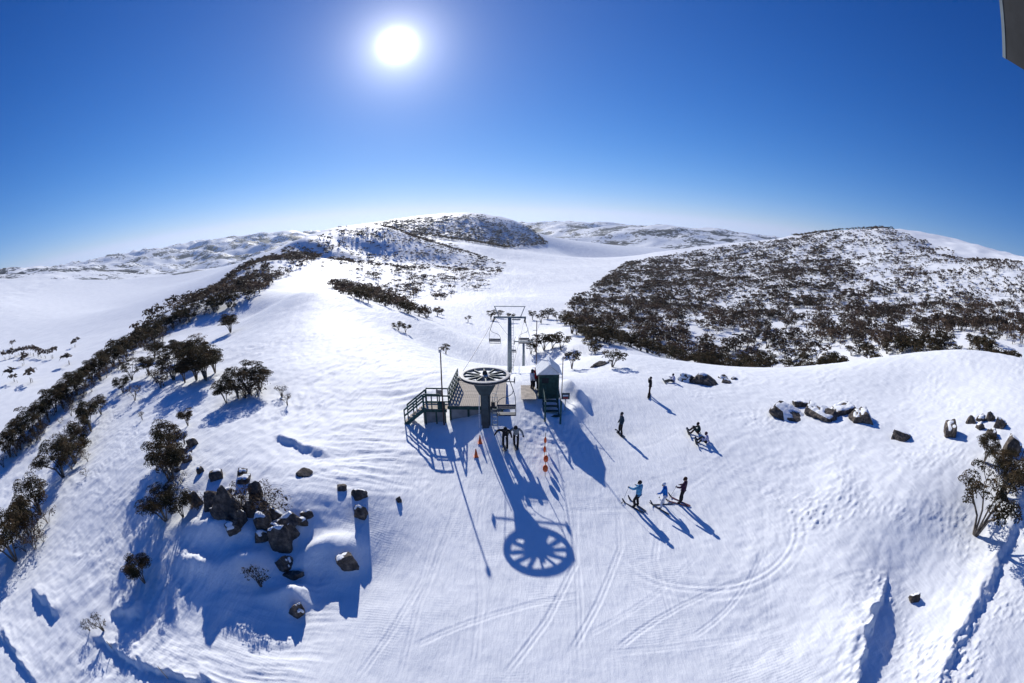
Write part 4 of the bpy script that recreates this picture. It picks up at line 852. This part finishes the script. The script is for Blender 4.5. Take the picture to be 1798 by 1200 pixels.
# thin mountain air
b = MB(); b.box((0, 0, -123), (25000, 25000, 916)); hz = b.build('haze', [], None); hz.data.materials.clear()
hm = bpy.data.materials.new('thin blue air'); hm.use_nodes = True; nn_ = hm.node_tree.nodes; nn_.remove(nn_['Principled BSDF']); pv = nn_.new('ShaderNodeVolumePrincipled'); pv.inputs['Color'].default_value = (.72, .84, 1, 1); pv.inputs['Density'].default_value = 4e-5; pv.inputs['Anisotropy'].default_value = .3
hm.node_tree.links.new(pv.outputs[0], nn_['Material Output'].inputs['Volume']); hz.data.materials.append(hm); tag(hz, 'thin clear mountain air over the whole valley', kind='stuff')
# ------------------------------------------------------------------ people
def cloth(name, c): return mat(name, c, .8, .15, 0, .18, 9, .4, 40)
CL = {k: cloth(k + ' cloth', c) for k, c in dict(black=(.018, .018, .022), charcoal=(.05, .055, .06), purple=(.05, .018, .05), sky=(.10, .33, .55), blue=(.01, .17, .58), white=(.72, .73, .78), grey=(.26, .29, .30), red=(.32, .02, .035), brown=(.05, .02, .018), navy=(.03, .06, .09), teal=(.02, .05, .05), lilac=(.5, .5, .68)).items()}
M['ski_dark'] = mat('dark ski', (.03, .028, .03), .35, .5); M['ski_red'] = mat('red brown ski', (.14, .05, .05), .35, .5); M['ski_white'] = mat('pale ski', (.5, .5, .55), .35, .5); M['goggle'] = mat('goggle lens', (.03, .02, .015), .15, .8)
M['hair'] = mat('brown hair', (.06, .035, .02), .7)
BASE = dict(pelvis=(0, 0, .95), belly=(0, .0, 1.13), chest=(0, .01, 1.34), neck=(0, .0, 1.49), chin=(0, .03, 1.57), crown=(0, .02, 1.70),
    shl=(-.18, 0, 1.42), ell=(-.27, -.03, 1.16), wrl=(-.26, .10, .95), hal=(-.25, .15, .88), shr=(.18, 0, 1.42), elr=(.27, -.03, 1.16), wrr=(.26, .10, .95), har=(.25, .15, .88),
    hil=(-.10, 0, .90), knl=(-.13, .05, .50), anl=(-.14, 0, .12), tol=(-.15, .17, .07), hir=(.10, 0, .90), knr=(.13, .05, .50), anr=(.14, 0, .12), tor=(.15, .17, .07))
RAD = dict(pelvis=.165, belly=.155, chest=.175, neck=.07, chin=.085, crown=.095, shl=.095, ell=.072, wrl=.055, hal=.048, shr=.095, elr=.072, wrr=.055, har=.048, hil=.11, knl=.082, anl=.078, tol=.06, hir=.11, knr=.082, anr=.078, tor=.06)
EDG = [('pelvis', 'belly', 'top'), ('belly', 'chest', 'top'), ('chest', 'neck', 'top'), ('neck', 'chin', 'skin'), ('chin', 'crown', 'skin'), ('chest', 'shl', 'top'), ('shl', 'ell', 'top'), ('ell', 'wrl', 'top'), ('wrl', 'hal', 'glove'), ('chest', 'shr', 'top'), ('shr', 'elr', 'top'), ('elr', 'wrr', 'top'), ('wrr', 'har', 'glove'),
    ('pelvis', 'hil', 'leg'), ('hil', 'knl', 'leg'), ('knl', 'anl', 'leg'), ('anl', 'tol', 'boot'), ('pelvis', 'hir', 'leg'), ('hir', 'knr', 'leg'), ('knr', 'anr', 'leg'), ('anr', 'tor', 'boot')]
def person(loc, face, pose, top, leg, hat, label, height=1.75, board=None, skis=None, boot='black', glove='black', hair=False, skim='ski_dark'):
    """face = world direction the chest looks; joints given for a 1.75 m figure facing +y"""
    J = {k: Vector(v) for k, v in {**BASE, **pose}.items()}; s = height / 1.75
    e = empty('person', loc, math.atan2(-face[0], face[1])); e.scale = (s, s, s); tag(e, label, 'person')
    names = list(J); vs = [J[k] for k in names]; rs = [RAD[k] for k in names]; ed = [(names.index(a), names.index(b)) for a, b, _ in EDG]; segs = [(J[a], J[b], m) for a, b, m in EDG]
    for w, h_ in (('wrl', 'hal'), ('wrr', 'har')):     # gloved fingers, slightly curled
        d = (J[h_] - J[w]).normalized(); sd = d.cross(Vector((.3, .2, 1))).normalized(); dn = d.cross(sd)
        for i, (o, L) in enumerate(((-.033, .05), (-.011, .062), (.011, .058), (.033, .044))):
            p0 = J[h_] + d * .012 + sd * o; p1 = p0 + d * L * .6; p2 = p1 + (d * .5 + dn * .5) * L * .6
            k = len(vs); vs += [p0, p1, p2]; rs += [.017, .016, .013]; ed += [(names.index(h_), k), (k, k + 1), (k + 1, k + 2)]; segs += [(p0, p2, 'glove')]
        p0 = J[w].lerp(J[h_], .55) + sd * .045; p1 = p0 + d * .035 + sd * .025; k = len(vs); vs += [p0, p1]; rs += [.019, .015]; ed += [(names.index(h_), k), (k, k + 1)]; segs += [(p0, p1, 'glove')]
    me = bpy.data.meshes.new('body'); me.from_pydata([tuple(v) for v in vs], ed, []); ob = link_mesh('body', me)
    ob.modifiers.new('skin', 'SKIN'); md = ob.modifiers.new('sub', 'SUBSURF'); md.levels = 2; md.render_levels = 2
    for i, sv in enumerate(me.skin_vertices[0].data): sv.radius = (rs[i], rs[i]); sv.use_root = (i == 0)
    dg = bpy.context.evaluated_depsgraph_get(); dg.update(); nm = bpy.data.meshes.new_from_object(ob.evaluated_get(dg)); ob.modifiers.clear(); old = ob.data; ob.data = nm; bpy.data.meshes.remove(old); nm.name = 'body'
    ob.parent = e; nm.materials.clear(); mk = ['top', 'leg', 'skin', 'glove', 'boot']; mm = dict(top=CL[top], leg=CL[leg], skin=M['skin'], glove=CL[glove], boot=CL[boot])
    for k in mk: nm.materials.append(mm[k])
    A = np.array([a[:] for a, b_, m in segs]); D = np.array([(b_ - a)[:] for a, b_, m in segs]); L2 = np.maximum((D ** 2).sum(1), 1e-9); sm = [mk.index(m) for a, b_, m in segs]; rr_ = np.array([.13 if m in ('top',) else .09 for _, _, m in segs])
    cen = np.array([p.center[:] for p in nm.polygons]); t = np.clip(((cen[:, None] - A[None]) * D[None]).sum(-1) / L2, 0, 1); dist = np.linalg.norm(cen[:, None] - A[None] - t[..., None] * D[None], axis=-1) / rr_
    nm.polygons.foreach_set('material_index', [sm[i] for i in dist.argmin(1)]); nm.polygons.foreach_set('use_smooth', [True] * len(nm.polygons)); nm.update()
    # head dress, goggles, nose
    up = (J['crown'] - J['chin']).normalized(); fwd = Vector((0, 1, 0)); fwd = (fwd - up * fwd.dot(up)).normalized(); rt = fwd.cross(up); rot = Matrix((rt, fwd, up)).transposed(); hc = J['chin'].lerp(J['crown'], .62)
    b = MB(); b.lathe([(.118, .0), (.121, .05), (.105, .1), (.07, .135), (0, .15)], 16); b.lathe([(.118, 0), (.108, -.005), (.0, .02)], 16); b.v = [tuple(rot @ Vector(p) + hc) for p in b.v]; b.build('hat', CL[hat], e, smooth=True)
    b = MB(); b.tube([hc + rot @ Vector((math.sin(a) * .112, math.cos(a) * .115, -.03)) for a in np.linspace(-1.2, 1.2, 9)], .026, 8); b.build('goggles', M['goggle'], e, smooth=True)
    b = MB(); b.add([tuple(hc + rot @ Vector(p)) for p in ((-.018, .095, -.1), (.018, .095, -.1), (0, .125, -.09), (0, .1, -.045))], [(0, 1, 2), (0, 2, 3), (1, 3, 2), (0, 3, 1)]); b.build('nose', M['skin'], e)
    if hair: b = MB(); b.lathe([(.11, 0), (.12, -.06), (.1, -.16), (.05, -.2)], 12); b.v = [tuple(rot @ Vector((p[0], p[1] * .6 - .05, p[2])) + hc) for p in b.v]; b.build('hair', M['hair'], e, smooth=True)
    b = MB(); b.tube([J['pelvis'] + Vector((.17 * math.cos(a), .15 * math.sin(a), -.03)) for a in np.linspace(0, 6.283, 13)], .022, 6); b.build('jacket_hem', CL[top], e, smooth=True)
    if skis:
        for (c, hd, tl) in skis:
            c = Vector(c); d = Vector((math.sin(R(hd)), math.cos(R(hd)), 0)); b = MB(); L = 1.65; pts = []; k = 12
            sdv = Vector((d.y, -d.x, 0)); vv = []; ff = []
            for i in range(k + 1):
                u = -L * .46 + L * i / k; lift = max(0, (u - L * .40)) ** 1 * .9 + max(0, -u - L * .42) * .3; w = .042 + .018 * abs(u / L) * 1.6; w *= .55 if i in (0, k) else 1
                q = c + d * u + Vector((0, 0, lift + tl * u)); vv += [q - sdv * w, q + sdv * w, q + sdv * w + Vector((0, 0, .022)), q - sdv * w + Vector((0, 0, .022))]
            for i in range(k):
                for j in range(4): j2 = (j + 1) % 4; ff.append((i * 4 + j, i * 4 + j2, i * 4 + 4 + j2, i * 4 + 4 + j))
            ff += [(3, 2, 1, 0), (k * 4, k * 4 + 1, k * 4 + 2, k * 4 + 3)]; b.add(vv, ff); b.build('ski', M[skim], e); 
    if board:
        c, hd, pitch = board; L = 1.5; d = Vector((math.sin(R(hd)), math.cos(R(hd)), 0)); upv = Vector((0, 0, 1)); sdv = Vector((d.y, -d.x, 0)); c = Vector(c); upv = (upv + sdv * pitch).normalized(); sdv = d.cross(upv); b = MB(); k = 14; vv = []; ff = []
        for i in range(k + 1):
            u = -L / 2 + L * i / k; w = .14 * math.sqrt(max(.02, 1 - abs(2 * u / L) ** 7)); q = c + d * u + upv * (max(0, abs(u) - .56) * .35); vv += [q - sdv * w, q + sdv * w, q + sdv * w + upv * .02, q - sdv * w + upv * .02]
        for i in range(k):
            for j in range(4): j2 = (j + 1) % 4; ff.append((i * 4 + j, i * 4 + j2, i * 4 + 4 + j2, i * 4 + 4 + j))
        ff += [(3, 2, 1, 0), (k * 4, k * 4 + 1, k * 4 + 2, k * 4 + 3)]; b.add(vv, ff); b.build('snowboard', M['ski_dark' if not skis else skim], e)
    return e, J, s
def pole_at(e, J, hand, s, tip, label):
    """ski pole from a hand to a point (in the person's own frame) on the snow"""
    mw = Matrix.LocRotScale(e.location, e.rotation_euler, e.scale); a = mw @ (J[hand] + Vector((0, 0, .06))); t = mw @ Vector(tip); t.z = ground(t.x, t.y)
    p = empty('ski_pole', t); tag(p, label, 'ski pole'); b = MB(); b.tube([(0, 0, 0), a - t], .009, 6); b.build('shaft', M['steel_grey'], p); b = MB(); d = (a - t).normalized(); b.tube([a - t - d * .1, a - t + d * .03], .017, 8); b.build('grip', M['black'], p)
    b = MB(); b.lathe([(0, 0), (.05, .01), (0, .02)], 10, d * .07); b.build('basket', M['black'], p)
def d2(az): return (math.sin(R(az)), math.cos(R(az)))
# three skiers in a row on the run
p = at(1117, 891); e, J, s = person(p, d2(-35), dict(shl=(-.18, .02, 1.42), ell=(-.26, .2, 1.25), wrl=(-.26, .45, 1.22), hal=(-.26, .53, 1.22), ell2=(0, 0, 0)) if False else dict(ell=(-.27, .2, 1.26), wrl=(-.28, .45, 1.24), hal=(-.28, .53, 1.24), elr=(.27, .14, 1.2), wrr=(.26, .38, 1.2), har=(.25, .46, 1.2), knl=(-.13, .14, .5), knr=(.13, .12, .5), pelvis=(0, -.04, .92), hil=(-.1, -.04, .88), hir=(.1, -.04, .88)),
    'sky', 'black', 'black', 'skier in a light blue jacket and black trousers with one arm stretched out', skis=[((-.16, .05, .02), -3, 0), ((.17, .05, .02), 8, 0)])
pole_at(e, J, 'hal', s, (-.42, .75, 0), 'thin ski pole in the outstretched hand of the light blue skier')
p = at(1164, 890); e, J, s = person(p, d2(-60), dict(pelvis=(0, -.02, .86), belly=(.05, .06, 1.04), chest=(.09, .14, 1.24), neck=(.1, .17, 1.38), chin=(.11, .21, 1.45), crown=(.12, .22, 1.58), shl=(-.09, .14, 1.32), shr=(.26, .12, 1.30), ell=(-.22, .24, 1.1), wrl=(-.2, .42, 1.0), hal=(-.19, .48, .97), elr=(.42, .12, 1.12), wrr=(.58, .24, 1.02), har=(.63, .28, 1.0),
    hil=(-.1, -.02, .82), hir=(.1, -.02, .82), knl=(-.22, .12, .46), knr=(.16, .1, .46), anl=(-.36, .06, .12), anr=(.2, .02, .12), tol=(-.34, .22, .06), tor=(.16, .18, .06)), 'blue', 'white', 'white', 'leaning skier in a bright blue jacket and white trousers', 1.62, skis=[((-.36, .1, .02), 28, 0), ((.2, .08, .02), -26, 0)])
pole_at(e, J, 'har', s, (.78, .45, 0), 'thin ski pole in the hand of the white trousered skier')
p = at(1195, 884); e, J, s = person(p, d2(-48), dict(ell=(-.26, .12, 1.18), wrl=(-.22, .34, 1.12), hal=(-.2, .41, 1.12), elr=(.26, .08, 1.16), wrr=(.2, .3, 1.08), har=(.18, .37, 1.07)), 'purple', 'black', 'brown', 'skier in a dark purple jacket and black trousers standing upright', skis=[((-.15, .12, .02), -6, 0), ((.15, .12, .02), 10, 0)], skim='ski_red')
pole_at(e, J, 'hal', s, (-.25, .75, 0), 'thin ski pole held by the dark purple skier')
# standing snowboarders
p = at(1140, 696); person(p, d2(-70), dict(shl=(-.18, .02, 1.42), ell=(-.3, .16, 1.34), wrl=(-.13, .2, 1.54), hal=(-.07, .17, 1.6), elr=(.3, .16, 1.34), wrr=(.13, .2, 1.54), har=(.08, .17, 1.6), knl=(-.2, .03, .5), anl=(-.28, -.02, .13), tol=(-.3, .14, .09), knr=(.17, .03, .5), anr=(.24, -.02, .13), tor=(.26, .14, .09)), 'black', 'brown', 'black', 'dark snowboarder with both hands raised to the face', 1.78, board=((0, .02, .03), 90, 0))
p = at(1089, 763); person(p, d2(-100), dict(knl=(-.19, .05, .5), anl=(-.26, -.02, .13), tol=(-.28, .14, .09), knr=(.18, .05, .5), anr=(.24, -.02, .13), tor=(.26, .14, .09), ell=(-.24, -.06, 1.16), wrl=(-.22, .05, .95), hal=(-.21, .09, .88)), 'navy', 'black', 'charcoal', 'snowboarder in a dark blue jacket standing alone with arms down', 1.75, board=((0, .02, .03), 84, 0))
# sitting on the snow
SIT = dict(pelvis=(0, -.2, .14), belly=(0, -.22, .32), chest=(0, -.16, .52), neck=(0, -.1, .66), chin=(0, -.06, .73), crown=(0, -.03, .86), shl=(-.18, -.14, .58), shr=(.18, -.14, .58), hil=(-.11, -.14, .14), hir=(.11, -.14, .14),
    knl=(-.2, .22, .46), knr=(.2, .22, .46), anl=(-.26, .5, .14), anr=(.26, .5, .14), tol=(-.28, .62, .24), tor=(.28, .62, .24), ell=(-.3, .05, .42), wrl=(-.24, .25, .52), hal=(-.22, .32, .52), elr=(.3, .05, .42), wrr=(.24, .25, .52), har=(.22, .32, .52))
p = at(1222, 762); person(p, d2(-78), SIT, 'teal', 'brown', 'black', 'snowboarder in black sitting on the snow with knees drawn up', 1.75, board=((0, .62, .10), 90, .6))
p = at(1236, 779); person(p, d2(-74), {**SIT, 'elr': (.32, -.25, .36), 'wrr': (.36, -.36, .14), 'har': (.37, -.4, .08)}, 'lilac', 'black', 'purple', 'snowboarder in a white jacket sitting next to the one in black', 1.7, board=((0, .62, .10), 90, .6))
p = at(1180, 672); person(p, d2(-85), {**SIT, 'knl': (-.16, .3, .22), 'knr': (.16, .3, .24), 'anl': (-.2, .72, .1), 'anr': (.2, .72, .1), 'tol': (-.2, .8, .2), 'tor': (.2, .8, .2)}, 'lilac', 'charcoal', 'black', 'person in a white jacket sitting with legs out by the long low rock', 1.7, board=((0, .86, .1), 90, .6))
# two riders coming off the lift
GL = dict(pelvis=(0, -.12, .86), belly=(0, .0, 1.02), chest=(0, .12, 1.2), neck=(0, .2, 1.33), chin=(0, .27, 1.38), crown=(0, .33, 1.5), hil=(-.1, -.1, .82), hir=(.1, -.1, .82), knl=(-.13, .12, .48), knr=(.13, .02, .48), anl=(-.12, .2, .12), anr=(.12, -.2, .12), tol=(-.12, .36, .07), tor=(.12, -.04, .07), shl=(-.18, .12, 1.29), shr=(.18, .12, 1.29))
p = at(887, 785); person(p, d2(176), {**GL, 'ell': (-.34, .06, 1.08), 'wrl': (-.4, .12, .86), 'hal': (-.41, .16, .8), 'elr': (.46, .1, 1.28), 'wrr': (.62, .18, 1.08), 'har': (.66, .2, 1.02)}, 'black', 'black', 'black', 'rider all in black sliding off the lift with one arm out', 1.72, board=((0, .05, .03), 8, 0))
p = at(906, 783); person(p, d2(184), {**GL, 'ell': (-.38, .06, 1.08), 'wrl': (-.46, .14, .86), 'hal': (-.48, .18, .8), 'elr': (.4, .06, 1.08), 'wrr': (.5, .14, .88), 'har': (.52, .18, .82)}, 'grey', 'black', 'black', 'rider in a grey jacket and black trousers sliding off the lift', 1.74, board=((0, .05, .03), -6, 0))
# lift crew by the hut
p = at(934, 686); person(p, d2(60), dict(ell=(-.26, .14, 1.2), wrl=(-.16, .32, 1.3), hal=(-.13, .38, 1.35)), 'white', 'black', 'charcoal', 'lift attendant in black trousers and white top beside the hut', 1.72, hair=True)
p = at(941, 682); person(p, d2(-150), dict(elr=(.28, .1, 1.2), wrr=(.24, .3, 1.14), har=(.23, .36, 1.14)), 'red', 'charcoal', 'red', 'lift attendant in a red jacket standing against the hut wall', 1.75)
